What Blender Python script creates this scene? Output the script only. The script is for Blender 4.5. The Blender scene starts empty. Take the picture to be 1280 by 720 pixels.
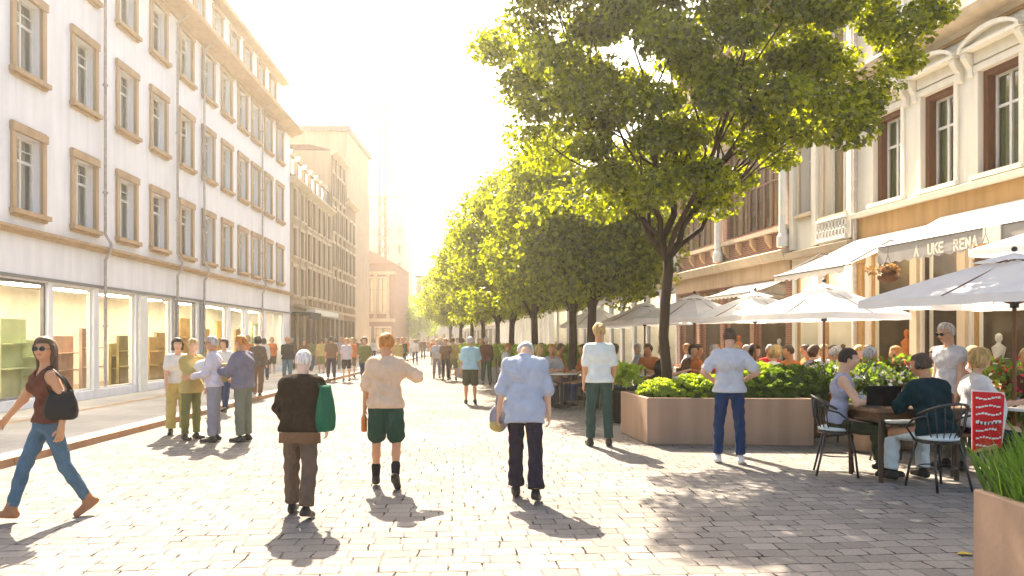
import bpy, math, random
import numpy as np
from mathutils import Vector, Matrix

random.seed(7)
RNG = np.random.default_rng(11)
R = math.radians
scene = bpy.context.scene
COL = scene.collection

# ------------------------------------------------------------------ camera
F_PX, CX, HY, EYE = 950.0, 640.0, 425.0, 1.65     # focal length in photo pixels, principal column, horizon row, eye height
cam_d = bpy.data.cameras.new('camera')
cam = bpy.data.objects.new('camera', cam_d)
COL.objects.link(cam)
cam.location = (0, 0, EYE)
cam.rotation_euler = (R(90), 0, 0)
cam_d.sensor_width = 36.0
cam_d.lens = F_PX / 1280 * 36
cam_d.shift_y = (HY - 360) / 1280
cam_d.clip_start = 0.05
cam_d.clip_end = 3000
scene.camera = cam

# ------------------------------------------------------------------ light
SUN_AZ, SUN_EL = R(-15), R(42)      # azimuth measured from the view axis, negative to the left
world = bpy.data.worlds.new('World')
scene.world = world
world.use_nodes = True
wn = world.node_tree
sky = wn.nodes.new('ShaderNodeTexSky')
sky.sky_type = 'NISHITA'
sky.sun_disc = False
sky.sun_elevation = SUN_EL
sky.sun_rotation = SUN_AZ
sky.air_density = 1.0
sky.dust_density = 4.0
sky.ozone_density = 0.6
bg = wn.nodes['Background']
bg.inputs['Strength'].default_value = 0.070
wn.links.new(sky.outputs[0], bg.inputs[0])
sd = bpy.data.lights.new('sun', 'SUN')
sd.energy = 3.9
sd.angle = R(0.6)
sd.color = (1.0, 0.90, 0.76)
sun = bpy.data.objects.new('sun', sd)
COL.objects.link(sun)
sdir = Vector((math.sin(SUN_AZ) * math.cos(SUN_EL), math.cos(SUN_AZ) * math.cos(SUN_EL), math.sin(SUN_EL)))
sun.rotation_euler = sdir.to_track_quat('Z', 'Y').to_euler()
sun.location = (0, 0, 40)

scene.view_settings.view_transform = 'Standard'
scene.view_settings.look = 'None'
scene.view_settings.gamma = 1
scene.view_settings.exposure = 2.76
scene.view_settings.use_white_balance = True
scene.view_settings.white_balance_temperature = 7000
scene.view_settings.white_balance_tint = 10
scene.view_settings.use_curve_mapping = False
scene.cycles.max_bounces = 6
scene.cycles.diffuse_bounces = 3
scene.cycles.glossy_bounces = 3
scene.cycles.transmission_bounces = 4
scene.cycles.transparent_max_bounces = 10
scene.cycles.volume_bounces = 0
scene.cycles.use_denoising = True
scene.cycles.use_adaptive_sampling = True
scene.cycles.adaptive_threshold = 0.02
scene.cycles.sample_clamp_indirect = 6
scene.cycles.caustics_reflective = False
scene.cycles.caustics_refractive = False

# ------------------------------------------------------------------ materials
def new_mat(name):
    m = bpy.data.materials.new(name)
    m.use_nodes = True
    return m, m.node_tree.nodes, m.node_tree.links, m.node_tree.nodes['Principled BSDF']

def coords(n, l, scale=(1, 1, 1), rot=0.0, kind='Object'):
    tc = n.new('ShaderNodeTexCoord'); mp = n.new('ShaderNodeMapping')
    l.new(tc.outputs[kind], mp.inputs[0])
    mp.inputs['Scale'].default_value = scale
    mp.inputs['Rotation'].default_value = (0, 0, rot)
    return mp

def mat(name, col, rough=0.8, var=0.12, scale=3.0, bump=0.0, bscale=None, metal=0.0, stretch=(1, 1, 1), spec=0.3, sheen=0.0):
    """plain surface: base colour with a soft procedural variation and a small bump"""
    m, n, l, b = new_mat(name)
    mp = coords(n, l, stretch)
    nz = n.new('ShaderNodeTexNoise'); nz.inputs['Scale'].default_value = scale; nz.inputs['Detail'].default_value = 6
    l.new(mp.outputs[0], nz.inputs[0])
    cr = n.new('ShaderNodeValToRGB')
    cr.color_ramp.elements[0].position = 0.3; cr.color_ramp.elements[1].position = 0.7
    cr.color_ramp.elements[0].color = tuple(c * (1 - var) for c in col) + (1,)
    cr.color_ramp.elements[1].color = tuple(min(1, c * (1 + var)) for c in col) + (1,)
    l.new(nz.outputs['Fac'], cr.inputs[0]); l.new(cr.outputs[0], b.inputs['Base Color'])
    b.inputs['Roughness'].default_value = rough
    b.inputs['Metallic'].default_value = metal
    b.inputs['Specular IOR Level'].default_value = spec
    if sheen: b.inputs['Sheen Weight'].default_value = sheen
    if bump:
        n2 = n.new('ShaderNodeTexNoise'); n2.inputs['Scale'].default_value = bscale or scale * 6; n2.inputs['Detail'].default_value = 4
        l.new(mp.outputs[0], n2.inputs[0])
        bp = n.new('ShaderNodeBump'); bp.inputs['Strength'].default_value = bump; bp.inputs['Distance'].default_value = 0.02
        l.new(n2.outputs['Fac'], bp.inputs['Height']); l.new(bp.outputs[0], b.inputs['Normal'])
    return m

def cloth(name, col, var=0.10):
    m = mat('fabric ' + name, col, rough=0.92, var=var, scale=7, bump=0.5, bscale=120, spec=0.1)
    n, l = m.node_tree.nodes, m.node_tree.links
    mp = coords(n, l, (1, 1, .55))
    w = n.new('ShaderNodeTexNoise'); w.inputs['Scale'].default_value = 9; w.inputs['Detail'].default_value = 3; w.inputs['Distortion'].default_value = 1.6
    l.new(mp.outputs[0], w.inputs[0])
    bp = n.new('ShaderNodeBump'); bp.inputs['Strength'].default_value = 0.8; bp.inputs['Distance'].default_value = 0.035
    old = [x for x in n if x.type == 'BUMP' and x != bp][0]
    l.new(w.outputs['Fac'], bp.inputs['Height']); l.new(old.outputs[0], bp.inputs['Normal']); l.new(bp.outputs[0], n['Principled BSDF'].inputs['Normal'])
    return m

def wall_mat(name, col, var=0.08, streak=0.10):
    """painted render or stone: blotches plus faint rain streaks"""
    m, n, l, b = new_mat(name)
    mp = coords(n, l)
    a = n.new('ShaderNodeTexNoise'); a.inputs['Scale'].default_value = 0.8; a.inputs['Detail'].default_value = 8
    l.new(mp.outputs[0], a.inputs[0])
    mp2 = coords(n, l, (3.0, 3.0, 0.25))
    s = n.new('ShaderNodeTexNoise'); s.inputs['Scale'].default_value = 1.6; s.inputs['Detail'].default_value = 5
    l.new(mp2.outputs[0], s.inputs[0])
    r1 = n.new('ShaderNodeMapRange'); r1.inputs['To Min'].default_value = 1 - var; r1.inputs['To Max'].default_value = 1 + var
    r1.inputs['From Min'].default_value = 0.3; r1.inputs['From Max'].default_value = 0.7
    l.new(a.outputs['Fac'], r1.inputs[0])
    r2 = n.new('ShaderNodeMapRange'); r2.inputs['To Min'].default_value = 1 - streak; r2.inputs['To Max'].default_value = 1.0
    r2.inputs['From Min'].default_value = 0.35; r2.inputs['From Max'].default_value = 0.6
    l.new(s.outputs['Fac'], r2.inputs[0])
    mu = n.new('ShaderNodeMath'); mu.operation = 'MULTIPLY'; l.new(r1.outputs[0], mu.inputs[0]); l.new(r2.outputs[0], mu.inputs[1])
    mx = n.new('ShaderNodeMix'); mx.data_type = 'RGBA'; mx.blend_type = 'MULTIPLY'; mx.inputs[0].default_value = 1
    mx.inputs[6].default_value = (*col, 1); l.new(mu.outputs[0], mx.inputs[7])
    l.new(mx.outputs[2], b.inputs['Base Color'])
    b.inputs['Roughness'].default_value = 0.85; b.inputs['Specular IOR Level'].default_value = 0.2
    bp = n.new('ShaderNodeBump'); bp.inputs['Strength'].default_value = 0.25; bp.inputs['Distance'].default_value = 0.01
    f = n.new('ShaderNodeTexNoise'); f.inputs['Scale'].default_value = 25; l.new(mp.outputs[0], f.inputs[0])
    l.new(f.outputs['Fac'], bp.inputs['Height']); l.new(bp.outputs[0], b.inputs['Normal'])
    return m

def brick_mat(name, c1, c2, mortar, w=0.25, h=0.075, rot=(R(90), 0, 0)):
    m, n, l, b = new_mat(name)
    mp = coords(n, l); mp.inputs['Rotation'].default_value = rot
    br = n.new('ShaderNodeTexBrick')
    br.inputs['Scale'].default_value = 1; br.inputs['Brick Width'].default_value = w; br.inputs['Row Height'].default_value = h
    br.inputs['Mortar Size'].default_value = 0.01
    br.inputs['Color1'].default_value = (*c1, 1); br.inputs['Color2'].default_value = (*c2, 1); br.inputs['Mortar'].default_value = (*mortar, 1)
    l.new(mp.outputs[0], br.inputs[0]); l.new(br.outputs[0], b.inputs['Base Color'])
    b.inputs['Roughness'].default_value = 0.9
    return m

def thin_fabric(name, col, trans=0.45):
    m, n, l, b = new_mat(name)
    out = n['Material Output']
    tr = n.new('ShaderNodeBsdfTranslucent'); df = n.new('ShaderNodeBsdfDiffuse'); mx = n.new('ShaderNodeMixShader')
    mp = coords(n, l); nz = n.new('ShaderNodeTexNoise'); nz.inputs['Scale'].default_value = 2.5; nz.inputs['Detail'].default_value = 5
    l.new(mp.outputs[0], nz.inputs[0])
    cr = n.new('ShaderNodeValToRGB'); cr.color_ramp.elements[0].position = .35; cr.color_ramp.elements[1].position = .65
    cr.color_ramp.elements[0].color = tuple(c * .93 for c in col) + (1,); cr.color_ramp.elements[1].color = (*col, 1)
    l.new(nz.outputs['Fac'], cr.inputs[0])
    l.new(cr.outputs[0], tr.inputs[0]); l.new(cr.outputs[0], df.inputs[0])
    mx.inputs[0].default_value = trans
    l.new(df.outputs[0], mx.inputs[1]); l.new(tr.outputs[0], mx.inputs[2]); l.new(mx.outputs[0], out.inputs[0])
    return m

def leaf_mat(name, dark, light, tdark, tlight, trans=0.5):
    m, n, l, b = new_mat(name)
    out = n['Material Output']
    g = n.new('ShaderNodeNewGeometry')
    def ramp(c0, c1):
        cr = n.new('ShaderNodeValToRGB'); cr.color_ramp.elements[0].color = (*c0, 1); cr.color_ramp.elements[1].color = (*c1, 1)
        l.new(g.outputs['Random Per Island'], cr.inputs[0]); return cr
    a, t = ramp(dark, light), ramp(tdark, tlight)
    df = n.new('ShaderNodeBsdfDiffuse'); tr = n.new('ShaderNodeBsdfTranslucent'); gl = n.new('ShaderNodeBsdfGlossy')
    gl.inputs['Roughness'].default_value = 0.45; gl.inputs[0].default_value = (1, 1, 1, 1)
    l.new(a.outputs[0], df.inputs[0]); l.new(t.outputs[0], tr.inputs[0])
    m1 = n.new('ShaderNodeMixShader'); m1.inputs[0].default_value = trans
    l.new(df.outputs[0], m1.inputs[1]); l.new(tr.outputs[0], m1.inputs[2])
    m2 = n.new('ShaderNodeMixShader'); m2.inputs[0].default_value = 0.04
    l.new(m1.outputs[0], m2.inputs[1]); l.new(gl.outputs[0], m2.inputs[2]); l.new(m2.outputs[0], out.inputs[0])
    return m

def glass_mat(name, tint=(0.9, 0.93, 0.9), refl=0.16, gr=0.75):
    m, n, l, b = new_mat(name)
    out = n['Material Output']
    tp = n.new('ShaderNodeBsdfTransparent'); tp.inputs[0].default_value = (*tint, 1)
    gl = n.new('ShaderNodeBsdfGlossy'); gl.inputs['Roughness'].default_value = 0.03
    fr = n.new('ShaderNodeLayerWeight'); fr.inputs[0].default_value = 0.25
    mr = n.new('ShaderNodeMapRange'); mr.inputs['To Min'].default_value = refl; mr.inputs['To Max'].default_value = gr
    l.new(fr.outputs['Facing'], mr.inputs[0])
    pw = n.new('ShaderNodeMath'); pw.operation = 'POWER'; pw.inputs[1].default_value = 2.0
    l.new(fr.outputs['Facing'], pw.inputs[0]); l.new(pw.outputs[0], mr.inputs[0])
    mx = n.new('ShaderNodeMixShader'); l.new(mr.outputs[0], mx.inputs[0])
    l.new(tp.outputs[0], mx.inputs[1]); l.new(gl.outputs[0], mx.inputs[2]); l.new(mx.outputs[0], out.inputs[0])
    return m

def emit_mat(name, col, s):
    m, n, l, b = new_mat(name)
    b.inputs['Emission Color'].default_value = (*col, 1); b.inputs['Emission Strength'].default_value = s
    b.inputs['Base Color'].default_value = (*col, 1)
    return m

def paving_mat(name, c1, c2, joint, w, h, rot, wear=0.5):
    """worn stone setts: wobbling rows, joints that come and go, a tone of its own on every stone"""
    m, n, l, b = new_mat(name)
    mp = coords(n, l, rot=rot)
    wn_ = n.new('ShaderNodeTexNoise'); wn_.inputs['Scale'].default_value = 1.4; wn_.inputs['Detail'].default_value = 3
    l.new(mp.outputs[0], wn_.inputs[0])
    sc = n.new('ShaderNodeVectorMath'); sc.operation = 'MULTIPLY_ADD'
    sc.inputs[1].default_value = (0.10, 0.10, 0)
    l.new(wn_.outputs['Color'], sc.inputs[0]); l.new(mp.outputs[0], sc.inputs[2])
    w2 = n.new('ShaderNodeTexNoise'); w2.inputs['Scale'].default_value = 14; w2.inputs['Detail'].default_value = 2
    l.new(mp.outputs[0], w2.inputs[0])
    sc2 = n.new('ShaderNodeVectorMath'); sc2.operation = 'MULTIPLY_ADD'; sc2.inputs[1].default_value = (0.03, 0.03, 0)
    l.new(w2.outputs['Color'], sc2.inputs[0]); l.new(sc.outputs[0], sc2.inputs[2])
    br = n.new('ShaderNodeTexBrick'); br.inputs['Scale'].default_value = 1
    br.inputs['Brick Width'].default_value = w; br.inputs['Row Height'].default_value = h
    br.inputs['Mortar Size'].default_value = 0.009; br.inputs['Mortar Smooth'].default_value = 0.35
    br.inputs['Color1'].default_value = (*c1, 1); br.inputs['Color2'].default_value = (*c2, 1)
    br.inputs['Mortar'].default_value = (*c1, 1)
    br.offset = 0.5; br.squash = 0.8; br.squash_frequency = 3
    l.new(sc2.outputs[0], br.inputs[0])
    big = n.new('ShaderNodeTexNoise'); big.inputs['Scale'].default_value = 0.5; big.inputs['Detail'].default_value = 8
    l.new(mp.outputs[0], big.inputs[0])
    bl = n.new('ShaderNodeMapRange'); bl.inputs['From Min'].default_value = .3; bl.inputs['From Max'].default_value = .7
    bl.inputs['To Min'].default_value = 0.82; bl.inputs['To Max'].default_value = 1.1
    l.new(big.outputs['Fac'], bl.inputs[0])
    fine = n.new('ShaderNodeTexNoise'); fine.inputs['Scale'].default_value = 40; fine.inputs['Detail'].default_value = 5
    l.new(mp.outputs[0], fine.inputs[0])
    fl = n.new('ShaderNodeMapRange'); fl.inputs['From Min'].default_value = .3; fl.inputs['From Max'].default_value = .7
    fl.inputs['To Min'].default_value = 0.88; fl.inputs['To Max'].default_value = 1.08
    l.new(fine.outputs['Fac'], fl.inputs[0])
    mm = n.new('ShaderNodeMath'); mm.operation = 'MULTIPLY'; l.new(bl.outputs[0], mm.inputs[0]); l.new(fl.outputs[0], mm.inputs[1])
    mx = n.new('ShaderNodeMix'); mx.data_type = 'RGBA'; mx.blend_type = 'MULTIPLY'; mx.inputs[0].default_value = 1
    l.new(br.outputs['Color'], mx.inputs[6]); l.new(mm.outputs[0], mx.inputs[7])
    jn = n.new('ShaderNodeTexNoise'); jn.inputs['Scale'].default_value = 4.5; jn.inputs['Detail'].default_value = 4
    l.new(mp.outputs[0], jn.inputs[0])
    jr = n.new('ShaderNodeMapRange'); jr.inputs['From Min'].default_value = .48; jr.inputs['From Max'].default_value = .60
    jr.inputs['To Min'].default_value = 1 - wear; jr.inputs['To Max'].default_value = 1
    l.new(jn.outputs['Fac'], jr.inputs[0])
    jm = n.new('ShaderNodeMath'); jm.operation = 'MULTIPLY'; l.new(br.outputs['Fac'], jm.inputs[0]); l.new(jr.outputs[0], jm.inputs[1])
    m3 = n.new('ShaderNodeMix'); m3.data_type = 'RGBA'; l.new(jm.outputs[0], m3.inputs[0])
    l.new(mx.outputs[2], m3.inputs[6]); m3.inputs[7].default_value = (*joint, 1)
    l.new(m3.outputs[2], b.inputs['Base Color'])
    b.inputs['Roughness'].default_value = 0.95; b.inputs['Specular IOR Level'].default_value = 0.03
    hm = n.new('ShaderNodeMath'); hm.operation = 'MULTIPLY_ADD'; hm.inputs[1].default_value = -1.0
    l.new(br.outputs['Fac'], hm.inputs[0])
    f2 = n.new('ShaderNodeMath'); f2.operation = 'MULTIPLY'; f2.inputs[1].default_value = 0.5; l.new(fine.outputs['Fac'], f2.inputs[0])
    l.new(f2.outputs[0], hm.inputs[2])
    bp = n.new('ShaderNodeBump'); bp.inputs['Strength'].default_value = 0.7; bp.inputs['Distance'].default_value = 0.012
    l.new(hm.outputs[0], bp.inputs['Height']); l.new(bp.outputs[0], b.inputs['Normal'])
    return m

# ------------------------------------------------------------------ mesh helpers
class MB:
    def __init__(s): s.v = []; s.f = []; s.mi = []; s.cur = 0
    def add(s, vs, fs):
        k = len(s.v); s.v += [tuple(v) for v in vs]
        for f in fs: s.f.append(tuple(i + k for i in f)); s.mi.append(s.cur)
    def box(s, x0, x1, y0, y1, z0, z1):
        s.add([(x0, y0, z0), (x1, y0, z0), (x1, y1, z0), (x0, y1, z0), (x0, y0, z1), (x1, y0, z1), (x1, y1, z1), (x0, y1, z1)],
              [(0, 3, 2, 1), (4, 5, 6, 7), (0, 1, 5, 4), (1, 2, 6, 5), (2, 3, 7, 6), (3, 0, 4, 7)])
    def cbox(s, c, d, M=None):
        x, y, z = (k / 2 for k in d)
        P = [Vector((a * x, b * y, e * z)) for e in (-1, 1) for a, b in ((-1, -1), (1, -1), (1, 1), (-1, 1))]
        if M: P = [M @ p for p in P]
        s.add([p + Vector(c) for p in P], [(0, 3, 2, 1), (4, 5, 6, 7), (0, 1, 5, 4), (1, 2, 6, 5), (2, 3, 7, 6), (3, 0, 4, 7)])
    def quad(s, a, b, c, d): s.add([a, b, c, d], [(0, 1, 2, 3)])
    def tube(s, pts, rad, n=8, caps=True, flat=1.0):
        pts = [Vector(p) for p in pts]
        if not hasattr(rad, '__len__'): rad = [rad] * len(pts)
        vs = []; up = None
        for i, p in enumerate(pts):
            d = (pts[min(i + 1, len(pts) - 1)] - pts[max(i - 1, 0)]).normalized()
            if up is None:
                up = Vector((0, 0, 1)) if abs(d.z) < .9 else Vector((0, 1, 0))
            a = d.cross(up)
            if a.length < 1e-5: a = d.cross(Vector((1, 0, 0)))
            a.normalize(); b = a.cross(d).normalized(); up = b
            for k in range(n):
                t = 2 * math.pi * k / n
                vs.append(p + a * (rad[i] * math.cos(t)) + b * (rad[i] * flat * math.sin(t)))
        fs = [(i * n + k, i * n + (k + 1) % n, (i + 1) * n + (k + 1) % n, (i + 1) * n + k) for i in range(len(pts) - 1) for k in range(n)]
        if caps: fs += [tuple(range(n))[::-1], tuple(range((len(pts) - 1) * n, len(pts) * n))]
        s.add(vs, fs)
    def lathe(s, prof, c=(0, 0, 0), n=16):
        vs = [(c[0] + r * math.cos(2 * math.pi * k / n), c[1] + r * math.sin(2 * math.pi * k / n), c[2] + z) for r, z in prof for k in range(n)]
        m = len(prof)
        fs = [(i * n + k, i * n + (k + 1) % n, (i + 1) * n + (k + 1) % n, (i + 1) * n + k) for i in range(m - 1) for k in range(n)]
        fs += [tuple(range(n))[::-1], tuple(range((m - 1) * n, m * n))]
        s.add(vs, fs)
    def ball(s, c, r, n=10, m=6):
        rx, ry, rz = r if hasattr(r, '__len__') else (r, r, r)
        vs = []
        for i in range(1, m):
            a = math.pi * i / m
            for k in range(n):
                t = 2 * math.pi * k / n
                vs.append((c[0] + rx * math.sin(a) * math.cos(t), c[1] + ry * math.sin(a) * math.sin(t), c[2] + rz * math.cos(a)))
        top = len(vs); vs += [(c[0], c[1], c[2] + rz), (c[0], c[1], c[2] - rz)]
        fs = [(i * n + k, (i + 1) * n + k, (i + 1) * n + (k + 1) % n, i * n + (k + 1) % n) for i in range(m - 2) for k in range(n)]
        fs += [(top, k, (k + 1) % n) for k in range(n)] + [(top + 1, (m - 2) * n + (k + 1) % n, (m - 2) * n + k) for k in range(n)]
        s.add(vs, fs)
    def prism(s, poly, axis, lo, hi):
        """poly in the two other axes, extruded from lo to hi on axis (0,1,2)"""
        def P(a, b, t):
            return {0: (t, a, b), 1: (a, t, b), 2: (a, b, t)}[axis]
        n = len(poly)
        s.add([P(a, b, lo) for a, b in poly] + [P(a, b, hi) for a, b in poly],
              [tuple(range(n))[::-1], tuple(range(n, 2 * n))] + [(i, (i + 1) % n, n + (i + 1) % n, n + i) for i in range(n)])
    def build(s, name, m, parent=None, smooth=False, loc=None, bevel=0, rot=None):
        me = bpy.data.meshes.new(name)
        me.from_pydata(s.v, [], s.f)
        ms = m if isinstance(m, (list, tuple)) else [m]
        for x in ms: me.materials.append(x)
        if len(ms) > 1: me.polygons.foreach_set('material_index', s.mi)
        if smooth: me.polygons.foreach_set('use_smooth', [True] * len(me.polygons))
        o = bpy.data.objects.new(name, me); COL.objects.link(o)
        if parent: o.parent = parent
        if loc is not None: o.location = loc
        if rot is not None: o.rotation_euler = (0, 0, rot)
        if bevel:
            b = o.modifiers.new('bevel', 'BEVEL'); b.width = bevel; b.segments = 2; b.limit_method = 'ANGLE'
        return o

def np_mesh(name, V, Q, m, parent=None, smooth=False):
    """V (n,3) array, Q (m,k) faces of equal size"""
    V = np.asarray(V, np.float32); Q = np.asarray(Q, np.int32); k = Q.shape[1]
    me = bpy.data.meshes.new(name)
    me.vertices.add(len(V)); me.vertices.foreach_set('co', V.ravel())
    me.loops.add(Q.size); me.loops.foreach_set('vertex_index', Q.ravel())
    me.polygons.add(len(Q)); me.polygons.foreach_set('loop_start', np.arange(len(Q), dtype=np.int32) * k)
    if smooth: me.polygons.foreach_set('use_smooth', np.ones(len(Q), bool))
    me.update(calc_edges=True); me.validate()
    me.materials.append(m)
    o = bpy.data.objects.new(name, me); COL.objects.link(o)
    if parent: o.parent = parent
    return o

def thing(name, label, cat, loc=(0, 0, 0), rz=0.0, group=None):
    o = bpy.data.objects.new(name, None); COL.objects.link(o)
    o.empty_display_size = 0.2
    o.location = loc; o.rotation_euler = (0, 0, rz)
    o['label'] = label; o['category'] = cat
    if group: o['group'] = group
    return o

def tag(o, label, cat, group=None):
    o['label'] = label; o['category'] = cat
    if group: o['group'] = group
    return o

def struct(o, label=None, kind='structure'):
    o['kind'] = kind
    if label: o['label'] = label
    return o

def kids(o):
    return [c for c in COL.objects if c.parent == o]

KID = {}
def copy_tree(o, parent=None):
    c = o.copy(); COL.objects.link(c)
    if parent: c.parent = parent
    for ch in o.children: copy_tree(ch, c)
    return c

def px(x, Y, z=0.0):
    """ground point seen in photo column x at depth Y"""
    return Vector(((x - CX) / F_PX * Y, Y, z))

def lerp(a, b, t): return a + (b - a) * t
# ------------------------------------------------------------------ figures
def surface_nets(fn, lo, hi, h):
    lo = np.asarray(lo, float); hi = np.asarray(hi, float)
    n = np.maximum(np.ceil((hi - lo) / h).astype(int) + 1, 3)
    ax = [lo[i] + h * np.arange(n[i]) for i in range(3)]
    X, Y, Z = np.meshgrid(*ax, indexing='ij')
    f = fn(X, Y, Z)
    f[0] = f[-1] = 1; f[:, 0] = f[:, -1] = 1; f[:, :, 0] = f[:, :, -1] = 1
    s = f < 0
    cnt = np.zeros(tuple(n - 1), int); acc = np.zeros(tuple(n - 1) + (3,)); w = np.zeros(tuple(n - 1))
    C = [(a, b, c) for a in (0, 1) for b in (0, 1) for c in (0, 1)]
    def sl(o): return tuple(slice(o[i], n[i] - 1 + o[i]) for i in range(3))
    for c in C: cnt += s[sl(c)]
    active = (cnt > 0) & (cnt < 8)
    for a in C:
        for d in range(3):
            if a[d]: continue
            b = list(a); b[d] = 1; b = tuple(b)
            fa, fb = f[sl(a)], f[sl(b)]
            cr = (fa < 0) != (fb < 0)
            t = np.where(cr, fa / np.where(cr, fa - fb, 1), 0)
            for k in range(3):
                acc[..., k] += np.where(cr, a[k] + (t if k == d else 0), 0)
            w += cr
    idx = -np.ones(tuple(n - 1), int); I = np.argwhere(active); idx[active] = np.arange(len(I))
    P = (I + acc[active] / w[active][:, None]) * h + lo
    Q = []
    for d in range(3):
        e1, e2 = (d + 1) % 3, (d + 2) % 3
        A = s; sa = [slice(None)] * 3; sb = [slice(None)] * 3
        sa[d] = slice(0, -1); sb[d] = slice(1, None)
        for e in (e1, e2):
            sa[e] = slice(1, -1); sb[e] = slice(1, -1)
        a, b = A[tuple(sa)], A[tuple(sb)]
        for flip, msk in ((False, a & ~b), (True, b & ~a)):
            g = np.argwhere(msk)
            if not len(g): continue
            g[:, e1] += 1; g[:, e2] += 1
            def at(o1, o2):
                k = g.copy(); k[:, e1] -= o1; k[:, e2] -= o2
                return idx[k[:, 0], k[:, 1], k[:, 2]]
            q = np.stack([at(1, 1), at(0, 1), at(0, 0), at(1, 0)], 1)
            Q.append(q[:, ::-1] if flip else q)
    return P, np.concatenate(Q)

def smin(a, b, k):
    if k <= 0: return np.minimum(a, b)
    h = np.clip(0.5 + 0.5 * (b - a) / k, 0, 1)
    return b + (a - b) * h - k * h * (1 - h)

def capsule(X, Y, Z, a, b, ra, rb):
    a = np.array(a); b = np.array(b); ab = b - a; L = max((ab ** 2).sum(), 1e-9)
    t = np.clip(((X - a[0]) * ab[0] + (Y - a[1]) * ab[1] + (Z - a[2]) * ab[2]) / L, 0, 1)
    return np.sqrt((X - a[0] - t * ab[0]) ** 2 + (Y - a[1] - t * ab[1]) ** 2 + (Z - a[2] - t * ab[2]) ** 2) - (ra + (rb - ra) * t)

def ellipsoid(X, Y, Z, c, r, M):
    """M rows: local axes"""
    p = [sum(M[i][k] * (Q - c[k]) for k, Q in enumerate((X, Y, Z))) for i in range(3)]
    return (np.sqrt(sum((p[i] / r[i]) ** 2 for i in range(3))) - 1) * min(r)

def evaluate(prims, X, Y, Z):
    f = None
    for p in prims:
        g = capsule(X, Y, Z, *p[1:5]) if p[0] == 'c' else ellipsoid(X, Y, Z, *p[1:4])
        k = p[-1]
        f = g if f is None else smin(f, g, k)
    return f

def prim_bounds(prims, pad):
    P = []; 
    for p in prims:
        if p[0] == 'c':
            r = max(p[3], p[4])
            P += [np.array(p[1]) - r, np.array(p[1]) + r, np.array(p[2]) - r, np.array(p[2]) + r]
        else:
            r = max(p[2]); P += [np.array(p[1]) - r, np.array(p[1]) + r]
    P = np.array(P)
    return P.min(0) - pad, P.max(0) + pad

def wobble(X, Y, Z, a, seed=0):
    """cloth folds: cheap sum of tilted sines"""
    return a * (np.sin(23 * X + 31 * Z + 9 * Y + seed) * np.sin(17 * Z - 13 * Y + 2 * seed) + 0.6 * np.sin(47 * Z + 19 * X - 27 * Y + seed)
                + 0.5 * np.sin(61 * X - 37 * Z + seed * 3))

def sdf_obj(name, prims, m, parent, h, clips=(), fold=0.0, seed=0, carve=None, extra=None):
    lo, hi = prim_bounds(prims, 2.5 * h)
    def fn(X, Y, Z):
        f = evaluate(prims, X, Y, Z)
        if fold: f = f + wobble(X, Y, Z, fold, seed)
        for (pt, nrm) in clips:      # keep the side the normal points away from
            f = np.maximum(f, (X - pt[0]) * nrm[0] + (Y - pt[1]) * nrm[1] + (Z - pt[2]) * nrm[2])
        if carve: f = carve(f, X, Y, Z)
        return f
    V, Q = surface_nets(fn, lo, hi, h)
    if extra is not None and extra.v:
        E = np.array(extra.v); k = len(V)
        tris = []
        for q in extra.f:
            if len(q) == 4: tris.append([i + k for i in q])
            else:
                for i in range(1, len(q) - 1): tris.append([q[0] + k, q[i] + k, q[i + 1] + k, q[i + 1] + k])
        me = bpy.data.meshes.new(name)
        fs = [tuple(q) for q in Q] + [tuple(dict.fromkeys(t)) for t in tris]
        me.from_pydata([tuple(v) for v in V] + [tuple(v) for v in E], [], fs)
        me.polygons.foreach_set('use_smooth', [True] * len(me.polygons))
        me.materials.append(m)
        o = bpy.data.objects.new(name, me); COL.objects.link(o); o.parent = parent
        return o
    return np_mesh(name, V, Q, m, parent, smooth=True)

def rotm(ax, a):
    return np.array(Matrix.Rotation(a, 3, ax))

DEF = dict(H=1.75, w=1.0, fem=False, lean=2, side=0, head_p=5, head_y=0, hips=0,
           armL=(5, 10, 12, 4), armR=(5, 10, 12, 4), legL=(0, 3, 2), legR=(0, 3, 2), footL=0, footR=0, curl=35, shoulder_fwd=0)

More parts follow.
